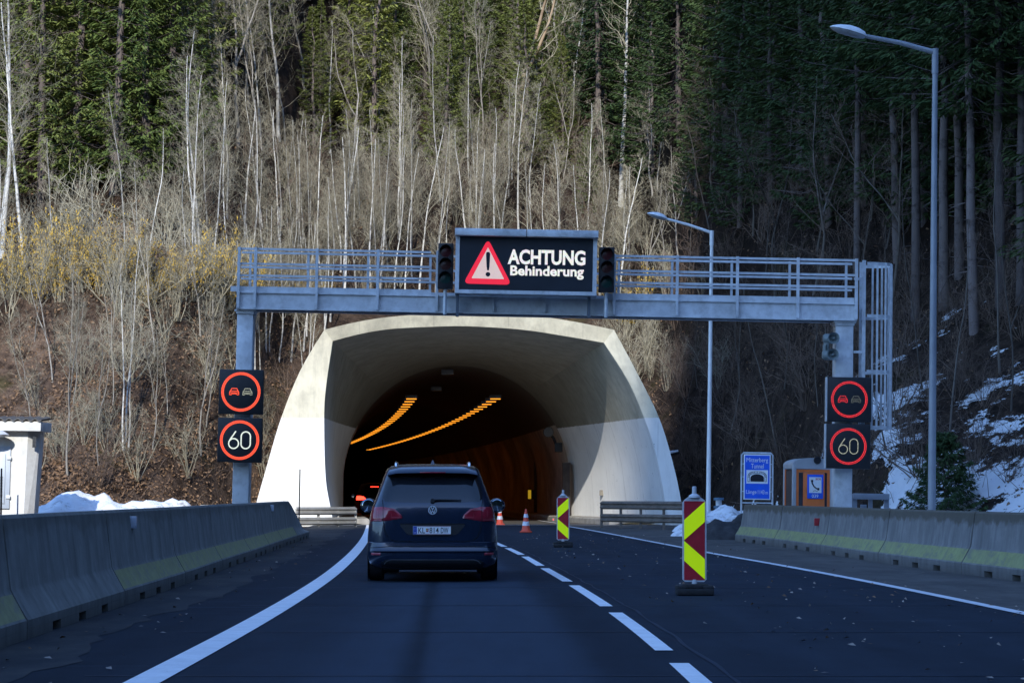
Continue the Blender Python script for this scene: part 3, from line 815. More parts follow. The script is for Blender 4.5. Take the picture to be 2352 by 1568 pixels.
for px in (1050, 1354):
    x = L(px, 690).x; mb = MB(); mb.box(x-0.035, x+0.035, 0.28, 0.5, L(px, 724 if px < 1200 else 727).z, -0.002); mb.build('mounting_bracket', M['steel_dark'], vb)

# ------------------------------------------------------------------ traffic signals beside the board
def signal(pxc, pyb, pyt, label, lens_y, pole_y):
    e = gempty('traffic_light', pxc, pyb, 54.35, label, 'traffic light')
    q = lambda px, py: lpx(e, px, py, 54.35)
    w_ = 0.19; zt = q(pxc, pyt).z
    mb = MB(); mb.cbox(-w_, w_, 0.05, 0.32, 0, zt, 0.02); mb.build('housing', M['black'], e)
    for py, mt, nm in zip(lens_y, ('lens_red','lens_amber','lens_green'), ('lens','lens','lens')):
        zc = q(pxc, py).z
        mb = MB(); mb.lathe([(0.0,0.03),(0.08,0.034),(0.14,0.049)], 20, 0, 'y', (0,0,zc)); o = mb.build('lens', M[mt], e)
        mb = MB(); nseg = 14
        for s_ in range(nseg):
            t0 = R(-20) + R(220)*s_/nseg; t1 = R(-20) + R(220)*(s_+1)/nseg; r = 0.155
            d0 = 0.20*max(0.15, math.sin((t0-R(-20))/R(220)*PI)); d1 = 0.20*max(0.15, math.sin((t1-R(-20))/R(220)*PI))
            p = lambda t, y: (r*math.cos(t), y, zc + r*math.sin(t))
            mb.add([p(t0,0.05),p(t1,0.05),p(t1,0.05-d1),p(t0,0.05-d0)], [(0,1,2,3)])
        mb.build('visor', M['black'], e)
    mb = MB(); mb.tube([(0,0.2,q(pxc,pole_y).z),(0,0.2,0.01)], 0.045, 8); mb.build('mounting_pole', M['galv'], e)
signal(1022, 662, 558, 'unlit three-lens traffic light left of the message board', (577,607,638), 721)
signal(1393, 670, 567, 'unlit three-lens traffic light right of the message board', (584,614,648), 728)

# ------------------------------------------------------------------ LED speed / no-overtaking signs on the gantry legs
def stroke60():
    s = []
    six = [(0.20+0.155*math.cos(t), 0.155+0.155*math.sin(t)) for t in np.linspace(0, 2*PI, 40)]
    out = along([(x, 0, z) for x, z in six], 0.026)
    out += along([(0.055,0,0.22),(0.12,0,0.33),(0.255,0,0.53)], 0.022)
    zero = []
    for t in np.linspace(0, PI, 14): zero.append((0.58+0.145*math.cos(t), 0, 0.385+0.145*math.sin(t)))
    for t in np.linspace(PI, 2*PI, 14): zero.append((0.58+0.145*math.cos(t), 0, 0.145+0.145*math.sin(t)))
    out2 = along(zero + [zero[0]], 0.022)
    return [[(p[0]-0.385, p[2]-0.265) for p in o_] for o_ in (out, out2)]
def car_front(s_):
    body = [(-.30,0),(-.30,.14),(-.24,.20),(-.17,.34),(.17,.34),(.24,.20),(.30,.14),(.30,0),(.18,0),(.16,.05),(-.16,.05),(-.18,0),(-.30,0)]
    p = along([(x*s_,0,z*s_) for x, z in body], 0.022) + along([(-.26*s_,0,.20*s_),(.26*s_,0,.20*s_)], 0.024) + along([(-.27*s_,0,.11*s_),(.27*s_,0,.11*s_)], 0.024)
    return [(q[0], q[2]-0.16*s_) for q in p]
def led_sign(cx, cy, label, kind, ring_mat, glyph, left, face='black'):
    Y = 54.72
    e = gempty('led_sign', cx, cy, Y, label, 'LED sign', 'lit LED signs on the gantry legs')
    mb = MB(); mb.cbox(-0.55, 0.55, 0.0, 0.22, -0.555, 0.555, 0.02, 0)
    mb.build('housing', M['black'], e)
    if not left:
        mb = MB(); mb.box(-0.575, -0.551, 0.01, 0.24, -0.55, 0.55); mb.build('side_plate', M['galv'], e)
    mb = MB()
    for r, off_ in (((0.437, 0), (0.474, 0.5)) if left else ((0.408, 0), (0.442, 0.5))):
        nn = 88; dots(mb, [(r*math.cos(2*PI*(i+off_)/nn), 0.0+r*math.sin(2*PI*(i+off_)/nn)) for i in range(nn)], 0.0190 if left else 0.0150, -0.003)
    mb.build('led_ring', ring_mat, e, smooth=False)
    if kind == '60':
        gs_ = 0.79 if left else 0.70
        for dg_ in stroke60():
            mb = MB(); dots(mb, [(x*gs_, z*gs_) for x, z in dg_], 0.0175 if left else 0.0125, -0.003); mb.build('digit', glyph[0], e, smooth=False)
    else:
        for dx, gm in zip((-0.165, 0.165), glyph):
            mb = MB(); dots(mb, [(x+dx, z*1.2) for x, z in car_front(0.38)], 0.0125 if left else 0.0105, -0.003); mb.build('car_symbol', gm, e, smooth=False)
    return e
led_sign(553.2, 899.5, 'lit no-overtaking LED sign with red car symbol, upper board on the left gantry leg', 'car', M['led_orange'], (M['led_orange'], M['led_dim']), True)
led_sign(550.2, 1010.2, 'lit 60 speed limit LED sign below the no-overtaking sign on the left leg', '60', M['led_orange'], (M['led_white'],), True)
led_sign(1951, 917, 'lit no-overtaking LED sign with faint white car, upper board on the right gantry leg', 'car', M['led_red'], (M['led_red'], M['led_faint']), False)
led_sign(1948.5, 1024.5, 'lit thin-dotted 60 speed limit LED sign, lower board on the right gantry leg', '60', M['led_red'], (M['led_dim'],), False)

# ------------------------------------------------------------------ horn loudspeakers
def horn(px, py, label, main):
    e = gempty('horn_loudspeaker', px, py, 54.75, label, 'loudspeaker', 'horn loudspeakers on the right gantry leg')
    mb = MB(); mb.lathe([(0.0,-0.12),(0.02,-0.12),(0.03,-0.02),(0.02,0.0),(0.035,0.03),(0.06,0.05),(0.10,0.0),(0.135,-0.09),(0.145,-0.10),(0.14,-0.085),(0.11,0.02),(0.08,0.10),(0.06,0.16),(0.0,0.17)], 22, 0, 'y')
    mb.build('horn', M['horn'], e)
    mb = MB(); mb.lathe([(0.0,-0.25),(0.09,-0.245),(0.125,-0.19),(0.125,0.0),(0.08,0.06),(0.0,0.07)], 16, 0, 'x', (0.02,0.22,0.0)); mb.build('driver', M['horn'], e)
    mb = MB(); mb.tube([(-0.14,0.22,-0.10 if main else 0.10),(-0.14,0.22,-0.40 if main else 0.25)], 0.075, 12); mb.build('connecting_tube', M['horn'], e)
    mb = MB(); mb.box(0.02, 0.14, 0.20, 0.26, -0.02, 0.02); mb.build('bracket', M['galv'], e)
M['horn'] = simple('grey_green_horn', (0.20,0.24,0.24), 0.5, 0, 0.15, 6)
horn(1914, 776.5, 'upper grey horn loudspeaker beside the right gantry leg', True)
horn(1912, 814, 'lower grey horn loudspeaker beside the right gantry leg', False)

# ------------------------------------------------------------------ street lamps
def street_lamp(Y, base_px, foot_py, top, joint_end, head_end, label, pole_mat, r0, r1):
    b = at(base_px, foot_py, Y); b.z = -0.05
    e = empty('street_lamp', b); tag(e, label, 'street lamp', 'street lamps beside the right barrier')
    q = lambda px, py: at(px, py, Y) - b
    t = q(*top)
    mb = MB(); mb.tube([(0,0,0), t*0.5, t], [r0, (r0+r1)/2, r1], 14); mb.tube([t*0.955, t+Vector((0.0,0,0.05))], r1*1.25, 14); mb.build('pole', pole_mat, e)
    j = q(*joint_end)
    mb = MB(); a0 = t + Vector((-0.02,0,-0.02)); mb.tube([a0, a0.lerp(j, 0.5)+Vector((0,0,0.03)), j], [0.055,0.05,0.045], 10); mb.build('arm', pole_mat, e)
    h = q(*head_end); d = h - j; Ln = d.length; ang = math.atan2(d.z, d.x)
    prof = [(0.0,0.03,0.03),(0.08,0.10,0.09),(0.25,0.15,0.13),(0.5,0.18,0.14),(0.75,0.16,0.10),(0.92,0.10,0.05),(1.0,0.02,0.01)]
    for nm, mt, up in (('lamp_head', M['lamp_head'], True), ('lamp_glass', M['lamp_glass'], False)):
        mb = MB(); nn = 10
        for f_, wd, ht in prof:
            for k_ in range(nn+1):
                tt_ = PI*k_/nn
                zz = math.sin(tt_)*(ht if up else -min(ht*0.75, 0.085)) + (0.0 if up else -0.004)
                p = Vector((f_*Ln, math.cos(tt_)*wd*(1 if up else 0.93), zz))
                p = j + Vector((p.x*math.cos(ang) + p.z*math.sin(ang)*1, p.y, p.x*math.sin(ang) + p.z*abs(math.cos(ang))))
                mb.v.append(tuple(p))
        m_ = nn+1
        for i in range(len(prof)-1):
            for k_ in range(nn): mb.f.append((i*m_+k_, i*m_+k_+1, (i+1)*m_+k_+1, (i+1)*m_+k_)); mb.mi.append(0)
            if up: mb.f.append((i*m_+nn, i*m_, (i+1)*m_, (i+1)*m_+nn)); mb.mi.append(0)
        mb.build(nm, mt, e)
    mb = MB(); mb.cbox(-0.16,0.16,-0.16,0.16,0,0.05,0.01); mb.build('base_plate', M['galv'], e)
street_lamp(45.5, 2139, 1276, (2148,118), (1990,84), (1906,62), 'tall dark grey street lamp standing behind the right concrete barrier', M['lamp_grey'], 0.085, 0.055)
street_lamp(77.0, 1626, 1218, (1635,533), (1532,503), (1486,490), 'pale street lamp standing at the end of the right guardrail by the portal', M['lamp_sunlit'], 0.085, 0.06)

# ------------------------------------------------------------------ concrete barrier sections
def barrier_section(fx, ya, yb, side, mat, ymat, H, label, group, painted=True, end=None, refl=None):
    """side -1: left of the road, its face looks to +x; +1: right of the road"""
    xm = fx((ya+yb)/2); e = empty('barrier_section', (xm, (ya+yb)/2, 0)); tag(e, label, 'concrete barrier', group)
    o_ = Vector((xm, (ya+yb)/2, 0))
    # profile: offset from the foot line away from the road, height
    prof = [(0.0,0.09),(0.0,0.17),(0.015,0.19),(0.135,0.40),(0.155,0.44),(0.235,H-0.03),(0.26,H),(0.39,H),(0.415,H-0.03),(0.495,0.44),(0.515,0.40),(0.635,0.19),(0.65,0.17),(0.65,0.09)]
    g = 0.034
    ysn = list(np.linspace(ya+g, yb-g, 7)); mb = MB(); m_ = len(prof)
    for y in ysn:
        for po, pz in prof:
            zz = pz
            if end == 'far':
                t = (y-ya)/(yb-ya); zz = pz if pz < 0.2 else 0.19 + (pz-0.19)*(1-0.80*max(0, (t-0.05)/0.95))
                if pz < 0.2: zz = pz
            if end == 'slant': pass
            yy = y
            if end == 'slant' and y > yb-0.2: yy = y - 0.16*(pz/H)*1.0
            mb.v.append((fx(y) + (-po if side < 0 else po) - o_.x, yy-o_.y, zz))
    for i in range(len(ysn)-1):
        for j in range(m_-1):
            f_ = (i*m_+j, (i+1)*m_+j, (i+1)*m_+j+1, i*m_+j+1)
            mb.f.append(f_ if side < 0 else f_[::-1])
            mb.mi.append(1 if (painted and j == 2) else 0)
        f_ = (i*m_+m_-1, (i+1)*m_+m_-1, (i+1)*m_, i*m_); mb.f.append(f_ if side < 0 else f_[::-1]); mb.mi.append(0)
    a_ = tuple(range(m_)); b2 = tuple((len(ysn)-1)*m_+k_ for k_ in range(m_-1, -1, -1))
    mb.f.append(a_ if side < 0 else a_[::-1]); mb.mi.append(0); mb.f.append(b2 if side < 0 else b2[::-1]); mb.mi.append(0)
    mb.build('barrier_body', [mat, ymat], e, angle=30)
    # feet between the drain slots
    nf = 4; Lf = (yb-ya)/nf
    for i in range(nf):
        mb = MB()
        y0 = ya + i*Lf + (0.02 if i == 0 else 0.22); y1 = ya + (i+1)*Lf - (0.02 if i == nf-1 else 0.22)
        xs_ = [fx(y0), fx(y1)]; s_ = -1 if side < 0 else 1
        q = []
        for zz in (-0.02, 0.0885):
            for (xx, yy) in ((xs_[0]-s_*0.0, y0), (xs_[0]+s_*0.65, y0), (xs_[1]+s_*0.65, y1), (xs_[1]-s_*0.0, y1)):
                q.append((xx-o_.x, yy-o_.y, zz))
        mb.add(q, [(0,3,2,1),(4,5,6,7),(0,1,5,4),(1,2,6,5),(2,3,7,6),(3,0,4,7)])
        mb.build('foot', mat, e, angle=30)
    if refl:
        y = refl[0]; zc = refl[1]; s_ = -1 if side < 0 else 1
        po = 0.155 + (zc-0.44)/(H-0.03-0.44)*0.08
        xx = fx(y) + s_*po - o_.x
        mb = MB(); mb.cbox(xx-0.11, xx+0.02, y-0.03-o_.y, y+0.05-o_.y, zc-0.085, zc+0.085, 0.008) if side > 0 else mb.cbox(xx-0.02, xx+0.07, y-0.05-o_.y, y+0.05-o_.y, zc-0.075, zc+0.075, 0.008)
        mb.build('reflector', M[refl[2]], e)
    return e
ord_ = ['nearest', 'second', 'third', 'fourth', 'fifth', 'sixth', 'seventh', 'eighth', 'ninth']
yj = [2.0, 7.9, 13.7, 19.5, 25.45, 31.4, 37.3, 43.3, 48.6, 53.4, 59.4, 65.2]
lab_l = {0:'concrete barrier section beside the camera car, outside the picture edge',1:'left concrete barrier section nearest the camera',2:'left barrier section at the lower left corner with a dull yellow foot',
 3:'left barrier section with an unpainted grey foot, nearest one fully in view', 4:'left barrier section with worn yellow foot, next beyond the unpainted one', 5:'left barrier section with a white reflector on its face, nearer one',
 6:'left barrier section next beyond the one with the nearer white reflector', 7:'left barrier section two beyond the one with the nearer white reflector', 8:'left barrier section just before the one with the farther white reflector', 9:'left barrier section with the farther white reflector near the gantry leg',
 10:'left barrier end section whose top starts to slope down', }
for i in range(1, 11):
    far = (i == 10)
    barrier_section(left_barrier, yj[i], yj[i+1], -1, M['barrier_left'], M['barrier_yellow_l'], 1.09, lab_l[i], 'concrete barrier sections along the left lane',
                    painted=(i != 3 and i < 10), end='far' if far else None,
                    refl=((27.4, 0.93, 'reflector_white') if i == 4 else (52.2, 0.95, 'reflector_white') if i == 9 else None))
for o in col.objects:
    if o.get('label') == lab_l[4]: o['label'] = 'left barrier section with worn yellow foot and the nearer white reflector'
    if o.get('label') == lab_l[5]: o['label'] = 'left barrier section next beyond the one with the nearer white reflector'
    elif o.get('label') == lab_l[6]: o['label'] = 'left barrier section two beyond the one with the nearer white reflector'
    elif o.get('label') == lab_l[7]: o['label'] = 'left barrier section three beyond the one with the nearer white reflector'
yj = [60.4, 54.6, 48.0, 41.6, 35.6, 29.6, 23.6, 17.6]
lab_r = ['right barrier end section with slanted end face, nearest the portal', 'right barrier section with a red reflector, below the phone booth', 'right barrier section below the gantry leg, with a dark stained top',
         'right barrier section in front of the tall street lamp', 'nearest right barrier section, cut by the right picture edge', 'right barrier section beside the camera car, nearly out of view', 'right barrier section alongside the camera']
for i in range(6):
    barrier_section(right_barrier, yj[i+1], yj[i], 1, M['barrier_right'], M['barrier_yellow'], 1.0, lab_r[i], 'concrete barrier sections along the right shoulder',
                    end='slant' if i == 0 else None, refl=((49.2, 0.66, 'reflector_red') if i == 1 else None))

# ------------------------------------------------------------------ guardrails
def guardrail(pts, z_hi, heights, label, post_n, mat, first_post=0.06):
    P_ = [Vector(p) for p in pts]; e = empty('guardrail', P_[0]); tag(e, label, 'guardrail', 'steel guardrails at the portal')
    wprof = [(0,0.155),(0.0,0.13),(-0.075,0.10),(-0.075,0.06),(0,0.02),(0,-0.02),(-0.075,-0.06),(-0.075,-0.10),(0,-0.13),(0,-0.155)]
    fine = along(P_, 0.6)
    for hz in heights:
        mb = MB(); m_ = len(wprof)
        for i, p in enumerate(fine):
            d = (fine[min(i+1,len(fine)-1)]-fine[max(0,i-1)]).normalized(); nrm = Vector((d.y,-d.x,0))
            if nrm.y > 0: nrm = -nrm
            for off_ in (0, 0.006):
                for a_, h in wprof: mb.v.append(tuple(p - P_[0] + nrm*(-a_+off_) + Vector((0,0,hz+h))))
        for i in range(len(fine)-1):
            for s_ in range(2):
                for j in range(m_-1):
                    a0 = i*2*m_ + s_*m_ + j; mb.f.append((a0, a0+2*m_, a0+2*m_+1, a0+1)); mb.mi.append(0)
        mb.build('beam', mat, e, angle=60)
    for p in along(P_, (P_[-1]-P_[0]).length/post_n):
        q = p - P_[0]; mb = MB()
        mb.box(q.x-0.05, q.x+0.05, q.y+0.10, q.y+0.20, -0.06, heights[0]+0.10)
        mb.box(q.x-0.035, q.x+0.035, q.y+0.0, q.y+0.099, heights[0]-0.09, heights[0]+0.09)
        if len(heights) > 1: mb.box(q.x-0.035, q.x+0.035, q.y+0.0, q.y+0.099, heights[1]-0.09, heights[1]+0.09)
        mb.build('post', mat, e)
M['rail_old'] = simple('weathered_guardrail_steel', (0.20,0.17,0.145), 0.6, 0.35, 0.3, 3)
M['rail_new'] = simple('bright_guardrail_steel', (0.34,0.33,0.31), 0.45, 0.5, 0.2, 3)
guardrail([at(1382,1180,84).xy.to_3d(), at(1470,1180,81.5).xy.to_3d(), at(1580,1180,79).xy.to_3d()], 0.9, [0.86, 0.38], 'weathered two-beam guardrail to the right of the tunnel mouth', 4, M['rail_old'])
guardrail([at(680,1180,86).xy.to_3d(), at(750,1180,86.5).xy.to_3d(), at(816,1180,87.5).xy.to_3d()], 0.8, [0.62, 0.22], 'sunlit steel guardrail to the left of the tunnel mouth', 3, M['rail_new'])

# ------------------------------------------------------------------ delineator beacons
M['bk_red'] = simple('beacon_red', (0.46,0.02,0.035), 0.45, 0, 0.12, 12)
kq = N('beacon_fluorescent_yellow'); kq.base((0.55,0.80,0.0)); kq.set(Roughness=0.5); kq.b.inputs['Emission Color'].default_value = (0.55,0.85,0.0,1); kq.b.inputs['Emission Strength'].default_value = 0.38; kq.m.cycles.emission_sampling = 'NONE'  # panel is no lamp; a little emission brightens the yellow
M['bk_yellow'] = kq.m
def beacon(pxc, py, label):
    b = gnd(pxc, py); e = empty('delineator_beacon', (b.x, b.y, 0.0), (0, R(0.25), 0)); tag(e, label, 'beacon', 'chevron delineator beacons closing the right lane')
    mb = MB(); mb.cbox(-0.235,0.235,-0.19,0.19,0.005,0.085,0.02); mb.cbox(-0.17,0.17,-0.15,0.15,0.08,0.145,0.02); mb.cbox(-0.235,-0.10,-0.17,0.17,0.06,0.13,0.02); mb.cbox(0.10,0.235,-0.17,0.17,0.06,0.13,0.02)
    mb.build('rubber_base', M['rubber'], e)
    x0, x1, z0, z1 = -0.152, 0.152, 0.17, 1.235
    mb = MB()
    out = [(x0,z0+0.03),(x0+0.03,z0),(x1-0.03,z0),(x1,z0+0.03),(x1,z1-0.07),(x1-0.025,z1-0.03),(0.06,z1+0.02),(-0.06,z1+0.02),(x0+0.025,z1-0.03),(x0,z1-0.07)]
    mb.poly_y(out, -0.02, 0.045); mb.tube([(0,0,0.10),(0,0,0.20)], 0.035, 10); mb.build('panel_frame', M['white_plastic'], e)
    mb = MB(); mb.lathe([(0.0,z1+0.0),(0.075,z1+0.0),(0.07,z1+0.025),(0.028,z1+0.05),(0.028,z1+0.135),(0.02,z1+0.142),(0,z1+0.143)], 14); mb.build('top_stub', M['white_plastic'], e)
    a0, a1, c0, c1 = x0+0.020, x1-0.020, z0+0.022, z1-0.045
    P_ = lambda u, v: (a0+(a1-a0)*u, c1-(c1-c0)*v)
    mb = MB()
    mb.poly_y([P_(0,0),P_(1,0),P_(1,1),P_(0,1)], -0.026, 0.005, 0)
    mb.poly_y([P_(1,0.005),P_(1,0.26),P_(0,0.495),P_(0,0.24)], -0.030, 0.003, 1)
    mb.poly_y([P_(0,0.505),P_(1,0.735),P_(1,0.992),P_(0,0.755)], -0.030, 0.003, 1)
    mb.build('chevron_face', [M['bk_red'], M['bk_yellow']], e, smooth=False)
beacon(1595, 1366, 'nearer red and fluorescent yellow chevron beacon on a black base')
beacon(1293, 1256, 'farther red and yellow chevron beacon in front of the tunnel mouth')

# ------------------------------------------------------------------ traffic cones
M['cone_red'] = simple('cone_orange_red', (0.75,0.085,0.035), 0.5, 0, 0.12, 9)
M['cone_white'] = simple('cone_reflective_band', (0.74,0.76,0.80), 0.35, 0, 0.1, 15)
def cone(px, py, label):
    b = gnd(px, py); e = empty('traffic_cone', (b.x, b.y, 0)); tag(e, label, 'traffic cone', 'traffic cones at the tunnel mouth')
    rr = lambda z: 0.148 - (z-0.05)/0.73*0.118
    mb = MB(); mb.cbox(-0.205,0.205,-0.205,0.205,0.004,0.05,0.014); mb.lathe([(rr(0.05)+0.03,0.045),(rr(0.09),0.09),(rr(0.77),0.77),(rr(0.78)*0.7,0.785),(0.0,0.786)], 20); mb.build('cone_body', M['cone_red'], e)
    for a_, b_ in ((0.23,0.37),(0.50,0.62)):
        mb = MB(); mb.lathe([(rr(a_)+0.001,a_),(rr(a_)+0.006,a_+0.002),(rr(b_)+0.006,b_-0.002),(rr(b_)+0.001,b_)], 20); mb.build('reflective_band', M['cone_white'], e)
cone(1148, 1205, 'farther orange and white traffic cone, close behind the dark car')
cone(1208, 1222.5, 'nearer orange and white traffic cone, between the car and the far beacon')

# ------------------------------------------------------------------ blue tunnel sign
M['blue'] = simple('sign_blue', (0.02,0.13,0.78), 0.4, 0, 0.08, 6)
M['sign_white'] = simple('sign_white', (0.86,0.88,0.90), 0.45, 0, 0.06, 10)
M['ink'] = simple('sign_black', (0.008,0.01,0.018), 0.5)
SY = 68.0; b = at(1737, 1160, SY); b.z = 0
ts = empty('tunnel_sign', b, (0, R(0.9), 0)); tag(ts, 'blue Mitterberg Tunnel sign with a tunnel pictogram in a tube frame', 'road sign')
Q = lambda px, py: (at(px, py, SY) - b)
zl, zh_ = Q(1737,1147).z, Q(1737,1043).z; xw0, xw1 = Q(1706,1100).x, Q(1768,1100).x
mb = MB(); fx0, fx1, ftop = Q(1701.5,1100).x, Q(1773,1100).x, Q(1737,1040).z
mb.tube([(fx0,0.06,-0.1),(fx0,0.06,ftop-0.06),(fx0+0.06,0.06,ftop),(fx1-0.06,0.06,ftop),(fx1,0.06,ftop-0.06),(fx1,0.06,-0.1)], 0.03, 10)
mb.tube([(fx0,0.06,zl-0.10),(fx1,0.06,zl-0.10)], 0.022, 8); mb.build('tube_frame', M['galv'], ts)
for zz in (zl+0.25, zl+0.7, zl+1.1):
    mb = MB(); mb.tube([(fx0,0.05,zz),(fx1,0.05,zz)], 0.012, 6); mb.build('clamp_bar', M['galv'], ts)
mb = MB(); mb.cbox(xw0, xw1, 0.0, 0.03, zl, zh_, 0.008); mb.build('sign_panel', M['sign_white'], ts)
W_, H_ = xw1-xw0, zh_-zl
mb = MB(); mb.poly_y([(xw0+0.035,zl+0.035),(xw1-0.035,zl+0.035),(xw1-0.035,zh_-0.035),(xw0+0.035,zh_-0.035)], -0.004, 0.003); mb.build('blue_field', M['blue'], ts, smooth=False)
U = lambda u, v: (xw0 + W_*u, zh_ - H_*v)
mb = MB()
mb.poly_y([U(.10,.645),U(.90,.645),U(.90,.345),U(.10,.345)], -0.008, 0.003)
for body, u0, u1, v0, v1 in (('Mitterberg',.10,.90,.20,.075),('Tunnel',.27,.74,.312,.205),('Länge',.09,.48,.895,.785),('1143',.53,.77,.875,.785),('m',.81,.90,.875,.825)):
    a_ = U(u0, v0); c_ = U(u1, v1); put_text(mb, body, a_[0], c_[0], a_[1], c_[1], -0.009, 0.0)
mb.build('sign_lettering', M['sign_white'], ts, smooth=False)
mb = MB()
arch = [U(.25,.60),U(.75,.60)] + [U(.5+.25*math.cos(t), .52-.085*math.sin(t)) for t in np.linspace(0, PI, 14)]
mb.poly_y(arch, -0.013, 0.003)
def thin(p, q, w_=0.006):
    d = Vector((q[0]-p[0], q[1]-p[1])).normalized(); n_ = Vector((-d.y, d.x))*w_
    mb.poly_y([(p[0]+n_.x,p[1]+n_.y),(q[0]+n_.x,q[1]+n_.y),(q[0]-n_.x,q[1]-n_.y),(p[0]-n_.x,p[1]-n_.y)], -0.012, 0.002)
def ringp(ru, rv, lo):
    return [U(.5+ru, lo)] + [U(.5+ru*math.copysign(abs(math.cos(t))**0.7, math.cos(t)), .50-rv*math.sin(t)**0.8) for t in np.linspace(0, PI, 17)] + [U(.5-ru, lo)]
ra, rb = ringp(.285,.085,.60), ringp(.345,.122,.60)
for r_ in (ra, rb):
    for p_, q_ in zip(r_, r_[1:]): thin(p_, q_)
for p_, q_ in zip(ra, rb): thin(p_, q_)
mb.build('tunnel_pictogram', M['ink'], ts, smooth=False)

# ------------------------------------------------------------------ SOS phone booth
BY = 57.5; b = at(1865, 1160, BY); b.z = 0
bo = empty('emergency_phone_booth', b, (0, R(1.0), R(6))); tag(bo, 'orange and grey SOS phone booth behind the right barrier', 'phone booth')
M['booth_grey'] = simple('booth_grey_metal', (0.42,0.44,0.46), 0.45, 0.2, 0.1, 3)
M['booth_orange'] = simple('booth_orange', (0.80,0.19,0.045), 0.5, 0, 0.12, 3)
M['booth_glass'] = simple('booth_dark_glass', (0.05,0.05,0.06), 0.08, 0, 0.3, 2)
hw, dp = 0.50, 1.0
for x_, y_ in ((-hw,0),(hw,0),(-hw,dp),(hw,dp)):
    mb = MB(); mb.cbox(x_-0.05, x_+0.05, y_-0.05, y_+0.05, -0.05, 2.02, 0.012); mb.build('corner_post', M['booth_grey'], bo)
prof = [(-hw-0.03,1.93)] + [((hw+0.05)*math.cos(t), 2.02+0.20*math.sin(t)**0.8) for t in np.linspace(PI, 0, 15)] + [(hw+0.03,1.93)]
mb = MB(); mb.poly_y(prof[::-1], -0.04, dp+0.1); mb.build('curved_roof', M['booth_grey'], bo)
mb = MB(); mb.lathe([(0.0,0.0),(0.085,0.0),(0.10,-0.03),(0.085,-0.05),(0.075,-0.03),(0,-0.025)], 18, 0, 'y', (0.10,-0.045,2.16)); mb.build('round_vent', M['black'], bo)
mb = MB()
for x0_, x1_, z0_, z1_ in ((-hw+0.052,-hw+0.12,0.02,1.92),(hw-0.12,hw-0.052,0.02,1.92),(-hw+0.121,hw-0.121,1.84,1.92),(-hw+0.121,hw-0.121,0.02,0.12)):
    mb.box(x0_, x1_, -0.02, 0.03, z0_, z1_)
mb.build('door_frame', M['booth_orange'], bo)
mb = MB(); mb.cbox(-0.26, 0.31, -0.035, 0.02, 0.121, 1.83, 0.01); mb.build('orange_panel', M['booth_orange'], bo)
for x0_, x1_ in ((-hw+0.121,-0.261),(0.311,hw-0.121)):
    mb = MB(); mb.box(x0_, x1_, 0.0, 0.012, 0.121, 1.83); mb.build('glass_pane', M['booth_glass'], bo)
mb = MB(); mb.box(-hw-0.012, -hw+0.012, 0.06, dp-0.06, 0.3, 1.9); mb.build('glass_pane', M['booth_glass'], bo)
mb = MB(); mb.box(-hw-0.03, -hw+0.03, 0.051, 0.12, 0.02, 1.92); mb.box(-hw-0.03, -hw+0.03, dp-0.12, dp-0.051, 0.02, 1.92); mb.build('side_frame', M['booth_orange'], bo)
mb = MB(); mb.box(-hw+0.05, hw-0.05, dp-0.02, dp+0.02, 0.02, 1.95); mb.build('rear_wall', M['booth_grey'], bo)
sp_ = MB(); sx0, sx1, sz0, sz1 = -0.16, 0.265, 1.16, 1.79
sp_.cbox(sx0, sx1, -0.06, -0.037, sz0, sz1, 0.008); so_ = sp_.build('telephone_sign', M['blue'], bo)
mb = MB(); mb.poly_y([(sx0+0.05,sz0+0.15),(sx1-0.05,sz0+0.15),(sx1-0.05,sz1-0.07),(sx0+0.05,sz1-0.07)], -0.064, 0.003)
put_text(mb, '039', sx0+0.12, sx1-0.13, sz0+0.03, sz0+0.115, -0.063, 0.0); mb.build('white_field', M['sign_white'], so_, smooth=False)
mb = MB(); put_text(mb, 'SOS', sx1-0.21, sx1-0.065, sz1-0.145, sz1-0.09, -0.067, 0.03); mb.build('red_lettering', simple('sos_red', (0.5,0.02,0.03), 0.5), so_, smooth=False)
mb = MB(); c0 = ((sx0+sx1)/2, (sz0+sz1)/2+0.04)
h_ = along([(c0[0]-0.09,0,c0[1]+0.13),(c0[0]-0.085,0,c0[1]+0.05),(c0[0]-0.04,0,c0[1]-0.03),(c0[0]+0.03,0,c0[1]-0.09),(c0[0]+0.10,0,c0[1]-0.105)], 0.02)
mb.tube([p+Vector((0,-0.064,0)) for p in h_], [0.03,0.032,0.026]+[0.018]*(len(h_)-6)+[0.026,0.032,0.03], 8); 
mb.tube([(c0[0]-0.06,-0.065,c0[1]-0.16),(c0[0]-0.01,-0.065,c0[1]-0.14),(c0[0]+0.04,-0.065,c0[1]-0.165),(c0[0]+0.08,-0.065,c0[1]-0.14)], 0.006, 5)
mb.build('handset_symbol', M['ink'], so_)

# ------------------------------------------------------------------ small roadside things on the right
FY = 59.5; b = at(2008, 1150, FY); b.z = 0
e = empty('steel_rail_frame', b, (0, R(1), 0)); tag(e, 'grey steel rail frame in front of the snow, right of the gantry leg', 'railing')
q = lambda px, py: at(px, py, FY) - b
zt = q(2008,1133).z; xa, xb = q(1958,1140).x, q(2041,1140).x
mb = MB(); mb.cbox(xa, xb, -0.03, 0.05, zt-0.16, zt, 0.01); mb.build('top_rail', M['lamp_grey'], e)
for px, dy, w_ in ((1962,0.0,0.10),(1988,0.35,0.12),(1999,0.0,0.07),(2036,0.0,0.09)):
    mb = MB(); x = q(px,1150).x; mb.cbox(x-w_/2-0.02, x+w_/2+0.02, dy+0.055, dy+0.16, -0.05, zt-0.01 if dy == 0 else zt-0.3, 0.01); mb.build('post', M['lamp_grey'], e)
b = at(1651, 1160, 72); b.z = 0
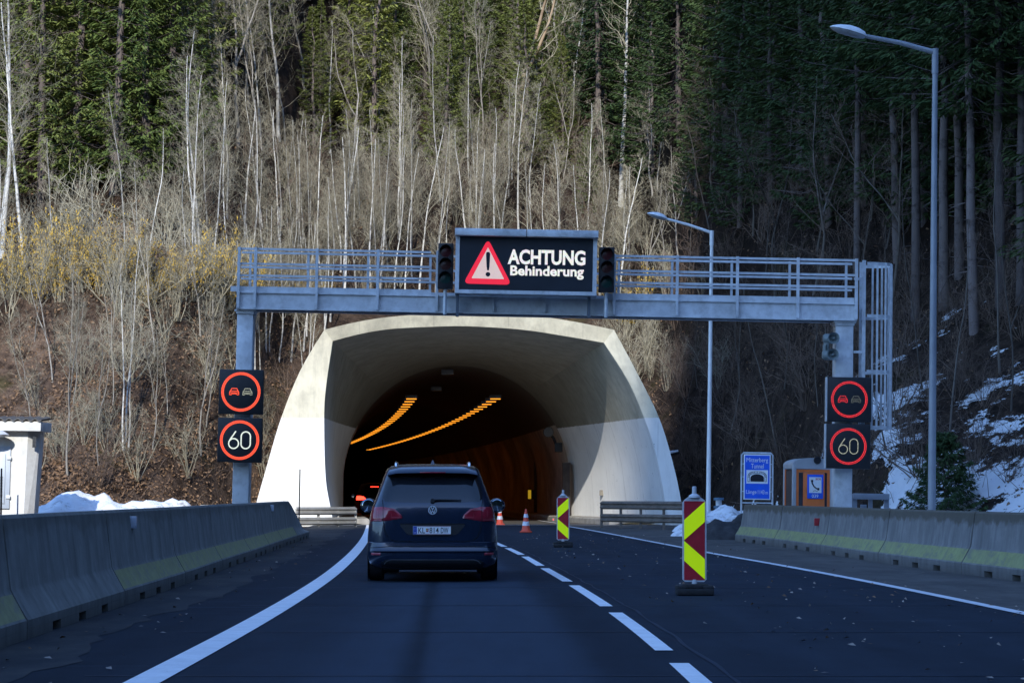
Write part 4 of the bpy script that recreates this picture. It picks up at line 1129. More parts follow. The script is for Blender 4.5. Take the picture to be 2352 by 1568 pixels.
e = empty('hydrant', b); tag(e, 'small blue-grey hydrant stub in the snow left of the blue sign', 'hydrant')
M['hyd'] = simple('hydrant_blue', (0.10,0.19,0.28), 0.5, 0.2); 
mb = MB(); mb.lathe([(0.0,0.0),(0.14,0.0),(0.14,0.06),(0.10,0.10),(0.10,1.08),(0.0,1.1)], 12); mb.build('stem', M['galv'], e)
for zz in (0.86, 1.12):
    mb = MB(); mb.lathe([(0.0,zz-0.04),(0.17,zz-0.04),(0.17,zz+0.04),(0.0,zz+0.045)], 14); mb.build('flange_ring', M['hyd'], e)
def stick(px, top, foot_y, Y, label, c, r=0.022):
    b = at(px, foot_y, Y); b.z = -0.05; e = at(px+3, top, Y) - b
    mb = MB(); mb.tube([(0,0,0), e], [r, r*0.8], 8)
    o = mb.build('marker_stick', c, None); o.location = b; tag(o, label, 'marker stick', 'snow marker sticks along the left barrier')
stick(686, 1077, 1230, 66, 'thin dark snow marker stick at the end of the left barrier', M['black'])
stick(0.5, 1075, 1300, 52, 'thin black snow marker stick in front of the white shed', M['black'], 0.026)
stick(38, 1136, 1300, 55, 'short pale snow marker stick in front of the white shed', simple('pale_stick', (0.42,0.36,0.40), 0.6), 0.022)
b = at(472, 1170, 74); b.z = 0
mb = MB(); mb.cbox(-0.17,0.17,-0.15,0.15,-0.05,0.92,0.03); mb.cbox(-0.8,-0.18,-0.12,0.12,-0.05,0.62,0.03)
o = mb.build('marker_stone', simple('pale_marker_stone', (0.42,0.38,0.30), 0.85, 0, 0.2, 4)); o.location = b; tag(o, 'small pale stone block behind the left barrier near the gantry leg', 'stone block')

# ------------------------------------------------------------------ white shed on the left
HY = 66.0; b = at(40, 1190, HY); b.z = 0
sh = empty('white_shed', b, (0, R(0.8), 0)); tag(sh, 'small white shed with a corrugated roof at the left picture edge', 'shed')
q = lambda px, py: at(px, py, HY) - b
M['shed_wall'] = simple('shed_render', (0.66,0.66,0.64), 0.85, 0, 0.08, 1.5, 0.25, 25, dirt=((0.36,0.34,0.30),0.4))
xr0 = q(84, 1000).x; xr1 = q(64, 1180).x; xlft = xr1 - 5.5; zt = q(40, 990).z
mb = MB()
cw = 0.30; mb.add([(xlft,0,-0.3),(xr1-cw*0.5,0,-0.3),(xr0-cw,0,zt),(xlft,0,zt),(xr1+cw*0.2,0.32,-0.3),(xr0,0.32,zt),(xr1+cw*0.2,0.9,-0.3),(xr0,0.9,zt),(xlft,0.9,-0.3),(xlft,0.9,zt)], [(0,1,2,3),(1,4,5,2),(4,6,7,5),(6,8,9,7),(8,0,3,9),(3,2,5,7,9)])
mb.build('wall', M['shed_wall'], sh, smooth=False)
mb = MB(); mb.cbox(xlft-0.2, xr0+0.15, -0.35, 1.2, zt+0.001, q(40,968).z, 0.015); mb.build('fascia', M['shed_wall'], sh)
rf = MB(); z0_ = q(40,968).z + 0.03; nn = 120
for yy, dz in ((-0.42, 0.0), (1.4, 0.12)):
    for i in range(nn+1):
        x = xlft-0.3 + (xr0+0.18-xlft+0.3)*i/nn; rf.v.append((x, yy, z0_+dz+0.035*math.sin(i*PI/2.5)))
        rf.v.append((x, yy, z0_+dz+0.035*math.sin(i*PI/2.5)+0.03))
for i in range(nn):
    a_ = i*2; c_ = (nn+1)*2 + i*2
    rf.f += [(a_+1, a_+3, c_+3, c_+1), (a_, c_, c_+2, a_+2), (a_, a_+2, a_+3, a_+1)]; rf.mi += [0,0,0]
rf.build('corrugated_roof', simple('roof_sheet', (0.10,0.095,0.09), 0.8, 0, 0.3, 3), sh)
mb = MB(); vx0, vx1 = q(72,1010).x, q(80,1010).x
for i in range(9):
    zz = q(75,1027).z + i*(q(75,1000).z-q(75,1027).z)/9; mb.add([(vx0,-0.02,zz),(vx1,-0.02,zz),(vx1,-0.05,zz+0.03),(vx0,-0.05,zz+0.03)], [(0,1,2,3)])
mb.box(vx0, vx1, -0.012, -0.004, q(75,1027).z, q(75,1000).z); mb.build('louvre_vent', M['black_edge'], sh, smooth=False)
M['cab'] = simple('blue_grey_cabinet', (0.40,0.45,0.52), 0.5, 0.1, 0.08, 3)
mb = MB(); dx0, dx1, dz0, dz1 = q(-45,1100).x, q(22,1100).x, q(0,1168).z, q(0,1025).z
mb.cbox(dx0, dx1, -0.07, -0.003, dz0, dz1, 0.012); d_ = mb.build('cabinet_door', M['cab'], sh)
mb = MB(); mb.cbox(dx0+0.15, dx1-0.14, -0.10, -0.072, dz0+0.15, dz1-0.22, 0.01); mb.build('door_panel', M['cab'], d_)
mb = MB()
for i in range(14):
    zz = dz0+0.35+i*0.045; mb.box(dx1-0.42, dx1-0.2, -0.112, -0.101, zz, zz+0.02)
mb.build('door_louvre', M['black_edge'], d_)
for zz in (dz0+0.3, dz1-0.4):
    mb = MB(); mb.cbox(dx1-0.10, dx1+0.03, -0.11, -0.072, zz, zz+0.1, 0.01); mb.build('hinge', M['galv'], d_)
mb = MB(); c0 = q(-8, 999); mb.lathe([(0.0,-0.12),(0.42,-0.05),(0.46,0.0),(0.30,0.10),(0.10,0.15),(0.0,0.16)], 20, 0, 'z', (c0.x,-0.55,c0.z)); mb.box(c0.x-0.05, c0.x+0.05, -0.5, -0.002, c0.z+0.08, c0.z+0.14)
mb.build('wall_lamp', M['white_plastic'], sh)

# ------------------------------------------------------------------ snow heaps
def heap(name, c, pts, label, mat, seed, cell=0.16, cat='snow heap'):
    """bumpy heap: sum of lumps (x, y, radius x, radius y, height) around c"""
    x0 = min(p[0]-p[2] for p in pts); x1 = max(p[0]+p[2] for p in pts); y0 = min(p[1]-p[3] for p in pts); y1 = max(p[1]+p[3] for p in pts)
    nx_ = int((x1-x0)/cell)+1; ny_ = int((y1-y0)/cell)+1
    mb = MB()
    for j in range(ny_+1):
        for i in range(nx_+1):
            x = x0+(x1-x0)*i/nx_; y = y0+(y1-y0)*j/ny_
            h = 0
            for p in pts:
                d = ((x-p[0])/p[2])**2 + ((y-p[1])/p[3])**2
                if d < 1: h = max(h, p[4]*(1-d)**0.75)
            nz = (vnoise(x*1.6+seed, y*1.6, seed)-0.5)*0.42 + (vnoise(x*4+seed, y*4, seed+1)-0.5)*0.22 + (vnoise(x*9, y*9, seed+2)-0.5)*0.09
            mb.v.append((x, y, -0.08 + h + nz*min(1, h*1.5)))
    for j in range(ny_):
        for i in range(nx_): mb.f.append((j*(nx_+1)+i, j*(nx_+1)+i+1, (j+1)*(nx_+1)+i+1, (j+1)*(nx_+1)+i)); mb.mi.append(0)
    o = mb.build(name, mat, None, angle=180); o.location = c; tag(o, label, cat, 'heaps of cleared snow'); return o
heap('snow_heap', (at(225,1170,72).x, 72.0, 0), [(-1.1,-0.3,1.4,2.2,1.15),(-0.85,0.5,1.3,2.6,1.42),(0.3,0.6,2.4,2.4,1.18),(-1.8,-0.5,1.0,1.8,0.85),(1.5,1.0,1.5,2.0,0.92),(2.0,2.6,1.1,1.5,1.18),(1.2,2.6,1.4,1.4,1.1)], 'large sunlit snow heap beside the white shed behind the left barrier', M['snow'], 3)
heap('snow_heap', (at(1668,1190,68).x, 68.5, 0), [(-0.6,0,0.9,1.3,0.75),(0.1,0.5,1.0,1.6,0.95),(0.8,1.0,1.0,1.6,0.7),(-1.1,-0.6,0.7,1.0,0.35),(0.3,-1.2,0.9,0.8,0.30)], 'dirty grey snow heap between the pale lamp post and the right barrier end', M['snow_dirty'], 8)
heap('dirt_heap', (at(1660,1222,63).x, 62.6, 0), [(0.0,0,0.85,0.9,0.55),(0.6,0.6,0.8,0.9,0.6)], 'dark dirt clods at the foot of the dirty snow heap', simple('dark_clods', (0.035,0.033,0.034), 0.95, 0, 0.5, 4, 0.8, 8), 12, 0.12, 'dirt heap')
heap('snow_bank', (at(1745,1165,76).x, 76.0, 0), [(-1.5,0,1.6,1.4,0.75),(0.2,0.3,1.8,1.5,0.85),(1.8,-0.2,1.5,1.5,0.7)], 'clean shaded snow bank behind the blue tunnel sign', M['snow'], 17, 0.18)

# ------------------------------------------------------------------ litter of fallen leaves on the road
rl = random.Random(21); mb = MB()
for i in range(620):
    y = 11.5 + 60*rl.random()**1.6
    if rl.random() < 0.72: x = centre_line(y)+0.6 + (right_line(y)-centre_line(y)-0.3)*rl.random()
    else: x = (left_barrier(y)+0.25 + 1.0*rl.random()**2) if rl.random() < 0.75 else right_line(y)+0.2+1.6*rl.random()
    s_ = rl.uniform(0.015, 0.040); t = rl.random()*6.28; a_ = Vector((math.cos(t), math.sin(t), 0))*s_; b_ = Vector((-a_.y, a_.x, 0))*rl.uniform(0.4,0.7)
    c_ = Vector((x, y, 0.010)); lift = rl.uniform(0.0, 0.03)
    mb.add([c_-a_, c_-b_+Vector((0,0,lift)), c_+a_+Vector((0,0,lift*0.5)), c_+b_+Vector((0,0,0.004))], [(0,1,2),(0,2,3)], rl.choice((0,0,0,1,2)))
lv = [simple('dry_leaf_pale', (0.30,0.25,0.21), 0.8, 0, 0.3, 3), simple('dry_leaf_tan', (0.26,0.15,0.08), 0.8, 0, 0.3, 3), simple('dry_leaf_brown', (0.12,0.065,0.035), 0.8, 0, 0.3, 3)]
o = mb.build('fallen_leaves', lv, smooth=False); tag(o, 'dry leaves scattered over the closed right lane', 'leaves', kind='stuff')

# ------------------------------------------------------------------ cars
M['car_paint'] = simple('dark_blue_black_paint', (0.008,0.018,0.042), 0.24, 0.1, 0.15, 2, spec=0.5, coat=0.7)
M['car_glass'] = simple('dark_tinted_glass', (0.012,0.015,0.02), 0.06, 0.0, 0.2, 2, spec=0.6)
M['car_plastic'] = simple('black_car_plastic', (0.012,0.013,0.016), 0.6, 0, 0.2, 5)
M['seam'] = simple('panel_gap', (0.002,0.002,0.003), 0.9)
M['chrome'] = simple('chrome', (0.72,0.75,0.80), 0.18, 0.9, 0.08, 8)
M['tail_red'] = simple('tail_light_red', (0.27,0.016,0.032), 0.12, 0.0, 0.25, 9, coat=0.6)
M['tail_inner'] = simple('tail_light_inner', (0.36,0.05,0.07), 0.2, 0.0, 0.3, 9, coat=0.4)
M['tail_lit'] = emit('tail_light_lit', (1.0,0.03,0.015), 7.0)
M['amber_glow'] = emit('amber_reflection_glow', (1.0,0.42,0.04), 4.0)
M['plate_white'] = simple('plate_white', (0.86,0.88,0.90), 0.4, 0, 0.04, 20)
M['plate_blue'] = simple('plate_blue', (0.02,0.07,0.42), 0.4)
M['plate_red'] = simple('plate_red', (0.40,0.02,0.03), 0.4)
M['crest_yellow'] = simple('crest_yellow', (0.55,0.38,0.03), 0.4)
SL = [(0.19,.78,.20,4.60),(0.22,.86,.10,4.72),(0.27,.915,.03,4.80),(0.36,.94,.0,4.84),(0.43,.948,.005,4.85),(0.455,.95,-.015,4.85),(0.475,.951,.0,4.85),(0.53,.952,.02,4.85),(0.575,.951,.03,4.85),(0.585,.950,.055,4.84),
      (0.70,.945,.06,4.82),(0.86,.932,.07,4.76),(0.98,.912,.085,4.5),(1.06,.893,.10,4.1),(1.12,.873,.125,3.92),(1.17,.852,.155,3.72),(1.30,.805,.235,3.35),(1.43,.757,.325,2.98),(1.56,.712,.42,2.60),(1.62,.690,.46,2.42),(1.66,.665,.49,2.28),(1.685,.62,.53,2.15),(1.705,.50,.62,1.95),(1.718,.30,.8,1.8),(1.724,.08,1.1,1.5)]
def sl(z):
    zs = [s[0] for s in SL]
    return tuple(float(np.interp(z, zs, [s[i] for s in SL])) for i in (1,2,3))
def rear_y(x, z):
    w_, y0, y1 = sl(z); r = min(0.27, w_*0.45, (y1-y0)*0.3); a = abs(x)
    y = y0 + 0.03*(x/w_)**2
    if a > w_-r: y += r*(1-math.sqrt(max(0, 1-((a-(w_-r))/r)**2)))
    return y
def outline(z):
    w_, y0, y1 = sl(z); r = min(0.27, w_*0.45, (y1-y0)*0.3); rf = min(0.5, w_*0.6, (y1-y0)*0.4)
    pts = []
    for x in np.linspace(-(w_-r), w_-r, 13): pts.append((x, rear_y(x, z)))
    for t in np.linspace(0, PI/2, 9)[1:]:
        x = w_-r+r*math.sin(t); pts.append((x, y0+0.03*(x/w_)**2 + r*(1-math.cos(t))))
    ya = pts[-1][1]
    for t in np.linspace(0, 1, 14)[1:]: pts.append((w_, ya+(y1-rf-ya)*t))
    for t in np.linspace(0, PI/2, 9)[1:]: pts.append((w_-rf+rf*math.cos(t), y1-rf+rf*math.sin(t)))
    half = pts[6:]
    left = [(-x, y) for x, y in half[::-1] if x > 1e-6]
    return half + left
def make_car(loc, rz, label, lit=False, detail=True, sc_=1.0, amber_reflections=False):
    e = empty('dark_minivan' if detail else 'car_in_tunnel', loc, (0,0,rz)); tag(e, label, 'car')
    e.scale = (sc_,)*3
    zs = []
    for a_, b_ in zip(SL, SL[1:]):
        n_ = max(1, int((b_[0]-a_[0])/0.05)); zs += [a_[0]+(b_[0]-a_[0])*i/n_ for i in range(n_)]
    zs.append(SL[-1][0]); mb = MB(); m_ = None
    for z in zs:
        o_ = outline(z); m_ = len(o_)
        for i_, (x, y) in enumerate(o_):
            mb.v.append((x, y, z))
    for i in range(len(zs)-1):
        for j in range(m_): mb.f.append((i*m_+j, i*m_+(j+1)%m_, (i+1)*m_+(j+1)%m_, (i+1)*m_+j)); mb.mi.append(0)
    mb.f.append(tuple(range(m_-1,-1,-1))); mb.f.append(tuple((len(zs)-1)*m_+k_ for k_ in range(m_))); mb.mi += [0,0]
    mb.build('car_body', M['car_paint'], e, angle=28)
    def patch(name, xlo, xhi, top, bot, mat, off_=0.006, nx_=16, nz_=8, parent=e):
        """panel lying on the rear surface between the curves bot(x) and top(x)"""
        m2 = MB()
        for i in range(nx_+1):
            x = xlo + (xhi-xlo)*i/nx_; b0, t0 = bot(x), top(x)
            for j in range(nz_+1):
                z = b0+(t0-b0)*j/nz_; ed = 0.0 if i in (0,nx_) or j in (0,nz_) else 1.0
                xx = max(-sl(z)[0]+0.004, min(sl(z)[0]-0.004, x))
                m2.v.append((xx*(1+0.004*ed), rear_y(xx, z) - 0.002 - off_*ed, z))
        for i in range(nx_):
            for j in range(nz_): m2.f.append((i*(nz_+1)+j, (i+1)*(nz_+1)+j, (i+1)*(nz_+1)+j+1, i*(nz_+1)+j+1)); m2.mi.append(0)
        return m2.build(name, mat, parent, angle=50)
    def line(m2, pts, w_, off_=0.004, mi=0):
        pts = along([(x,0,z) for x, z in pts], 0.04)
        for i in range(len(pts)-1):
            p, q = pts[i], pts[i+1]; d = (q-p).normalized(); n_ = Vector((-d.z,0,d.x))*w_/2; qd = []
            for a_ in (p+n_, q+n_, q-n_, p-n_): 
                xx = max(-sl(a_.z)[0]+.003, min(sl(a_.z)[0]-.003, a_.x)); qd.append((xx, rear_y(xx, a_.z)-off_, a_.z))
            m2.add(qd, [(3,2,1,0)], mi)
    itp = lambda tab: (lambda x: float(np.interp(x, [t[0] for t in tab], [t[1] for t in tab])))
    gw = 0.735
    patch('rear_window', -gw, gw, itp([(-gw,1.30),(-.70,1.46),(-.665,1.545),(-.62,1.56),(.62,1.56),(.665,1.545),(.70,1.46),(gw,1.30)]), itp([(-gw,1.22),(-.70,1.172),(-.3,1.158),(.3,1.158),(.70,1.172),(gw,1.22)]), M['car_glass'], 0.004, 40, 10)
    lt = M['tail_lit'] if lit else M['tail_red']
    for s_ in (-1, 1):
        a_, b_ = (-0.905, -0.44) if s_ < 0 else (0.44, 0.905)
        tp = itp([(-.905,1.09),(-.72,1.095),(-.55,1.065),(-.46,.985),(-.44,.945)]) if s_ < 0 else itp([(.44,.945),(.46,.985),(.55,1.065),(.72,1.095),(.905,1.09)])
        bt = itp([(-.905,.885),(-.72,.885),(-.50,.918),(-.44,.925)]) if s_ < 0 else itp([(.44,.925),(.50,.918),(.72,.885),(.905,.885)])
        t_ = patch('tail_light', a_, b_, tp, bt, lt, 0.014, 22, 8)
        if detail:
            m2 = MB()
            xs_ = -.72 if s_ < 0 else .72
            line(m2, [(xs_, .888), (xs_, 1.09)], 0.008, 0.018, 0)
            m2.build('panel_gap', M['seam'], t_)
            m2 = MB(); line(m2, [(s_*.70, 1.075), (s_*.56, 1.045), (s_*.475, .96), (s_*.47,.935), (s_*.52,.93)], 0.010, 0.019); line(m2, [(s_*.60,.93),(s_*.60,1.0)], 0.008, 0.019); line(m2, [(s_*.60,.94),(s_*.46,.945)], 0.018, 0.019)
            line(m2, [(s_*.80,.94),(s_*.80,1.04)], 0.008, 0.019); line(m2, [(s_*.86,.905),(s_*.74,.905)], 0.014, 0.019)
            m2.build('light_guide', M['tail_inner'], t_)
    # wheels
    for s_ in (-1, 1):
        for yw in (0.98, 3.90):
            wh = empty('wheel', (s_*0.835, yw, 0.335)); wh.parent = e
            m2 = MB(); m2.lathe([(0.20,-0.10),(0.31,-0.115),(0.33,-0.09),(0.335,0.0),(0.33,0.09),(0.31,0.115),(0.20,0.10)], 28, 0, 'x'); m2.build('tyre', M['rubber'], wh)
            m2 = MB(); m2.lathe([(0.0,-0.06),(0.20,-0.09),(0.205,0.09),(0.0,0.06)], 20, 0, 'x'); m2.build('rim', M['galv'], wh)
            m2 = MB()
            m2.lathe([(0.36,-0.005),(0.375,0.0),(0.36,0.005),(0.34,0.0)], 28, 0, 'x', (s_*0.122,0,0.02)); m2.build('wheel_arch', M['car_plastic'], wh)
    mb = MB(); mb.box(-0.72,0.72,0.35,4.5,0.17,0.21); mb.box(-0.66,-0.5,0.75,1.25,0.12,0.22); mb.build('underbody', M['car_plastic'], e)
    # side windows
    for s_ in (-1, 1):
        for ya, yb in ((0.75,1.75),(1.82,2.75),(2.8,3.25)):
            m2 = MB(); q = []
            for z, k_ in ((1.18,0),(1.33,0),(1.50,0)):
                for y in np.linspace(ya, min(yb, sl(z)[2]-0.45), 5): q.append((s_*(sl(z)[0]+0.004), y, z))
            m2.add(q, [(a_*5+b_, a_*5+b_+1, (a_+1)*5+b_+1, (a_+1)*5+b_) if s_ > 0 else (a_*5+b_, (a_+1)*5+b_, (a_+1)*5+b_+1, a_*5+b_+1) for a_ in range(2) for b_ in range(4)]); m2.build('side_window', M['car_glass'], e)
        mr = empty('wing_mirror', (s_*0.93, 3.0, 1.09)); mr.parent = e
        m2 = MB(); bm = bmesh.new(); bmesh.ops.create_icosphere(bm, subdivisions=3, radius=1)
        m2.add([(s_*0.085+v.co.x*0.135, v.co.y*0.10, v.co.z*0.115+0.01) for v in bm.verts], [[v.index for v in f.verts] for f in bm.faces]); bm.free()
        m2.box(s_*0.0-0.06, s_*0.0+0.06, -0.03, 0.05, -0.08, -0.02); m2.build('mirror_shell', M['car_paint'], mr)
        m2 = MB(); m2.lathe([(0.0,-0.102),(0.09,-0.100),(0.10,-0.09)], 18, 0, 'y', (s_*0.09,0,0.01)); m2.build('mirror_glass', simple('mirror_glass', (0.5,0.55,0.6), 0.03, 1.0, 0.02) if 'mg' not in KIDS else KIDS['mg'], mr)
    if lit:
        m2 = MB(); line(m2, [(-.2,1.545),(.2,1.545)], 0.03, 0.012); m2.build('brake_light', M['tail_lit'], e)
    if amber_reflections:
        for x in (-0.25, 0.25):
            m2 = MB(); m2.lathe([(0.09,0.0),(0.09,0.10),(0.05,0.13),(0,0.135)], 14, 0, 'z', (x, 0.75, 1.72)); m2.build('roof_light', M['amber_glow'], e)  # added glowing domes stand in for amber reflections
    if not detail: return e
    # spoiler with the dark third brake light
    mb = MB(); pf = [(0.75,1.712),(0.55,1.694),(0.40,1.655),(0.255,1.595),(0.245,1.58),(0.27,1.572),(0.50,1.566)]
    nn = 25
    for i in range(nn+1):
        u = -1+2*i/nn; cr = 0.012*(1-u*u)
        for y, z in pf:
            hw_ = 0.655 + (1.60-z)*0.35
            mb.v.append((u*hw_, y+0.06*abs(u)**3, z+cr-(0.02*max(0,abs(u)-0.8)/0.2)))
    for i in range(nn):
        for j in range(len(pf)-1): a_ = i*len(pf)+j; mb.f.append((a_, a_+1, a_+len(pf)+1, a_+len(pf))); mb.mi.append(0)
    m_ = len(pf); mb.f.append(tuple(range(m_))[::-1]); mb.f.append(tuple(nn*m_+k_ for k_ in range(m_))); mb.mi += [0,0]
    spo = mb.build('roof_spoiler', M['car_paint'], e, angle=40)
    mb = MB(); mb.cbox(-0.19, 0.19, 0.245, 0.28, 1.585, 1.605, 0.006); mb.T = Matrix.Identity(4); o = mb.build('brake_light', M['tail_red'], spo); 
    # roof rails and fin antenna
    for s_ in (-1, 1):
        mb = MB(); mb.tube([(s_*.545,0.72,1.66),(s_*.545,0.74,1.725),(s_*.545,0.85,1.745),(s_*.55,2.0,1.75),(s_*.56,2.9,1.72),(s_*.56,2.95,1.64)], 0.02, 8); mb.build('roof_rail', M['chrome'], e)
    mb = MB(); mb.add([(-.035,.85,1.715),(.035,.85,1.715),(.03,1.05,1.715),(-.03,1.05,1.715),(-.006,.88,1.785),(.006,.88,1.785)], [(0,1,5,4),(1,2,5),(2,3,4,5),(3,0,4)]); mb.build('fin_antenna', M['car_paint'], e)
    # wiper
    mb = MB()
    pts = [(-.01,1.19),(.10,1.196),(.42,1.192)]
    mb.tube([(x, rear_y(x,z)-0.03, z) for x, z in pts], [0.016,0.013,0.008], 6); mb.lathe([(0.03,-0.02),(0.03,0.03)], 12, 0, 'y', (0.0, rear_y(0,1.18)-0.02, 1.185)); mb.build('wiper', M['car_plastic'], e)
    # hatch seams, painted recess shadow line, bumper line, lower plastic and trim
    mb = MB()
    hs = [(-.73,1.16),(-.725,1.08)]; 
    line(mb, [(-.715,.88),(-.70,.76),(-.65,.65),(-.57,.60),(-.48,.592),(.48,.592),(.57,.60),(.65,.65),(.70,.76),(.715,.88)], 0.010)
    line(mb, [(-.72,1.09),(-.735,1.20)], 0.008); line(mb, [(.72,1.09),(.735,1.20)], 0.008)
    line(mb, [(-.47,.845),(.47,.845)], 0.014, 0.006); line(mb, [(-.93,.50),(-.6,.525),(.6,.525),(.93,.50)], 0.007)  # first strip paints the shadow along the plate recess's top edge
    mb.build('hatch_seam_shadow', M['seam'], e)
    patch('plate_recess_shade', -.47, .47, itp([(-.47,.84),(.47,.84)]), itp([(-.47,.82),(-.36,.685),(.36,.685),(.47,.82)]), M['car_plastic'], 0.001, 20, 4)  # flush dark patch standing in for the recess's shade
    patch('lower_bumper', -.74, .74, itp([(-.74,.30),(-.66,.335),(.66,.335),(.74,.30)]), itp([(-.74,.22),(.74,.22)]), M['car_plastic'], 0.004, 24, 4)
    mb = MB(); line(mb, [(-.70,.27),(-.66,.315),(-.60,.33),(.60,.33),(.66,.315),(.70,.27)], 0.014, 0.012); mb.build('bumper_trim', M['chrome'] if False else M['black_edge'], e)
    for s_ in (-1, 1):
        a_, b_ = (-.895,-.755) if s_ < 0 else (.755,.895)
        patch('rear_reflector', a_, b_, lambda x: .43, lambda x: .395, M['tail_inner'], 0.006, 8, 3)
    # emblem: ring with the two stacked letters
    ey = rear_y(0, 1.045) - 0.012; er = 0.064; ez = 1.047
    em = empty('emblem', (0, ey, ez)); em.parent = e
    mb = MB(); mb.lathe([(0.0,0.0),(er-0.004,0.0),(er-0.004,0.012),(0,0.012)], 28, 0, 'y'); mb.build('emblem_disc', M['plate_ink'], em)
    mb = MB()
    ringv = [(er*math.cos(t), er*math.sin(t)) for t in np.linspace(0, 2*PI, 32, endpoint=False)]; ri = [(0.82*x, 0.82*z) for x, z in ringv]
    mb.add([(x,-0.006,z) for x, z in ringv] + [(x,-0.006,z) for x, z in ri], [(i, (i+1)%32, 32+(i+1)%32, 32+i) for i in range(32)])
    def st(p, q, w_=0.0062):
        d = Vector((q[0]-p[0], q[1]-p[1])).normalized(); n_ = Vector((-d.y, d.x))*w_; p = (p[0]-d.x*.002, p[1]-d.y*.002)
        mb.add([(p[0]+n_.x,-.005,p[1]+n_.y),(q[0]+n_.x,-.005,q[1]+n_.y),(q[0]-n_.x,-.005,q[1]-n_.y),(p[0]-n_.x,-.005,p[1]-n_.y)], [(3,2,1,0)])
    for a_, b_ in (((-.024,.050),(0,.006)),((0,.006),(.024,.050)),((-.046,.030),(-.020,-.046)),((-.020,-.046),(0,-.004)),((0,-.004),(.020,-.046)),((.020,-.046),(.046,.030))): st(a_, b_)
    mb.build('emblem_letters', M['emblem'], em, smooth=False)
    # number plate
    py_ = rear_y(0.26, 0.755) - 0.022
    pl = empty('number_plate', (-0.008, py_, 0.755)); pl.parent = e
    hw_, hh = 0.275, 0.060
    mb = MB(); mb.cbox(-hw_-0.01, hw_+0.01, 0.004, 0.02, -hh-0.022, hh+0.006, 0.004); mb.build('plate_holder', M['car_plastic'], pl)
    mb = MB(); mb.poly_y([(-hw_,-hh),(hw_,-hh),(hw_,hh),(-hw_,hh)], 0.0, 0.004); mb.build('plate_face', M['plate_white'], pl, smooth=False)
    mb = MB(); mb.poly_y([(-hw_+0.003,-hh+0.003),(-hw_+0.056,-hh+0.003),(-hw_+0.056,hh-0.003),(-hw_+0.003,hh-0.003)], -0.003, 0.002); mb.build('blue_band', M['plate_blue'], pl, smooth=False)
    mb = MB(); put_text(mb, 'A', -hw_+0.018, -hw_+0.041, -hh+0.012, -hh+0.040, -0.005, 0.0)
    for k_ in range(12):
        t = 2*PI*k_/12; x, z = -hw_+0.0295+0.016*math.cos(t), 0.022+0.016*math.sin(t); mb.poly_y([(x-.002,z-.002),(x+.002,z-.002),(x+.002,z+.002),(x-.002,z+.002)], -0.005, 0.001)
    mb.build('band_lettering', M['plate_white'], pl, smooth=False)
    mb = MB(); S = lambda zx: -hw_ + (zx-653)/314*2*hw_
    for body, a_, b_ in (('KL',697,752),('814',790,866),('DW',884,946)): put_text(mb, body, S(a_), S(b_), -0.042, 0.040, -0.003, 0.004)
    mb.build('plate_lettering', M['plate_ink'], pl, smooth=False)
    mb = MB(); a_, b_ = S(758), S(784)
    mb.poly_y([(a_,-.012),(a_+.01,-.03),((a_+b_)/2,-.036),(b_-.01,-.03),(b_,-.012),(b_,.03),(a_,.03)], -0.003, 0.002, 0)
    mb.poly_y([(a_+.004,.0),((a_+b_)/2,.0),((a_+b_)/2,.027),(a_+.004,.027)], -0.005, 0.001, 1); mb.poly_y([((a_+b_)/2+.003,.0),(b_-.004,.0),(b_-.004,.027),((a_+b_)/2+.003,.027)], -0.005, 0.001, 2); mb.poly_y([(a_+.008,-.022),(b_-.008,-.022),(b_-.004,-.004),(a_+.004,-.004)], -0.005, 0.001, 2)
    mb.build('crest', [M['plate_white'], M['crest_yellow'], M['plate_red']], pl, smooth=False)
    mb = MB()
    for zz in (hh-0.0035, -hh+0.0035): mb.poly_y([(-hw_+0.06,zz-0.002),(hw_-0.002,zz-0.002),(hw_-0.002,zz+0.002),(-hw_+0.06,zz+0.002)], -0.003, 0.001)
    mb.build('plate_border', M['plate_red'], pl, smooth=False)
    return e
M['plate_ink'] = simple('plate_ink', (0.01,0.012,0.016), 0.4)
M['emblem'] = simple('emblem_metal', (0.70,0.74,0.80), 0.35, 0.3, 0.04, 20)
KIDS['mg'] = simple('mirror_glass', (0.55,0.6,0.65), 0.04, 1.0, 0.02)
make_car((-1.155, 32.05, 0), R(2.0), 'dark blue-black minivan driving ahead in the left lane, seen from behind')
make_car((-7.35, 118, 0), R(5.0), 'dark car inside the tunnel with bright lit tail lights, half hidden by the minivan', True, False, 1.08)
make_car((-9.55, 150, 0), R(6.5), 'farther vehicle inside the tunnel, amber reflections added as glowing roof domes', True, False, 1.05, True)

# ================================================================== VEGETATION
def leaf_mat(name, c1, c2, trans=0.0, rough=0.8):
    k = N(name)
    oi = k.n('ShaderNodeObjectInfo')
    f = k.math('ADD', k.math('MULTIPLY', oi.outputs['Random'], 0.5), k.math('MULTIPLY', k.noise(1.3, 4, 0.7), 0.55))
    k.base(k.mix(k.ramp(oi.outputs['Random'], (0.0, 0.0), (1.0, 0.45)), k.ramp(f, (0.2, c1), (0.85, c2)), [x*0.45 for x in c1])); k.set(Roughness=rough, Specular_IOR_Level=0.15)
    return k.m
def bark_mat(name, c, dark, bands=0.5, stretch=7.0):
    k = N(name)
    oi = k.n('ShaderNodeObjectInfo')
    v = k.ramp(oi.outputs['Random'], (0.0, [x*0.5 for x in c]), (1.0, [min(1, x*1.15) for x in c]))
    b = k.ramp(k.noise(1.5, 6, 0.7, sx=1, sy=1, sz=stretch), (0.56-0.1*bands, 0.0), (0.66, 1.0))
    k.base(k.mix(b, v, dark)); k.set(Roughness=0.85, Specular_IOR_Level=0.2)
    return k.m
M['birch_bark'] = bark_mat('birch_bark', (0.66,0.65,0.62), (0.11,0.095,0.08), 0.45, 3.0)
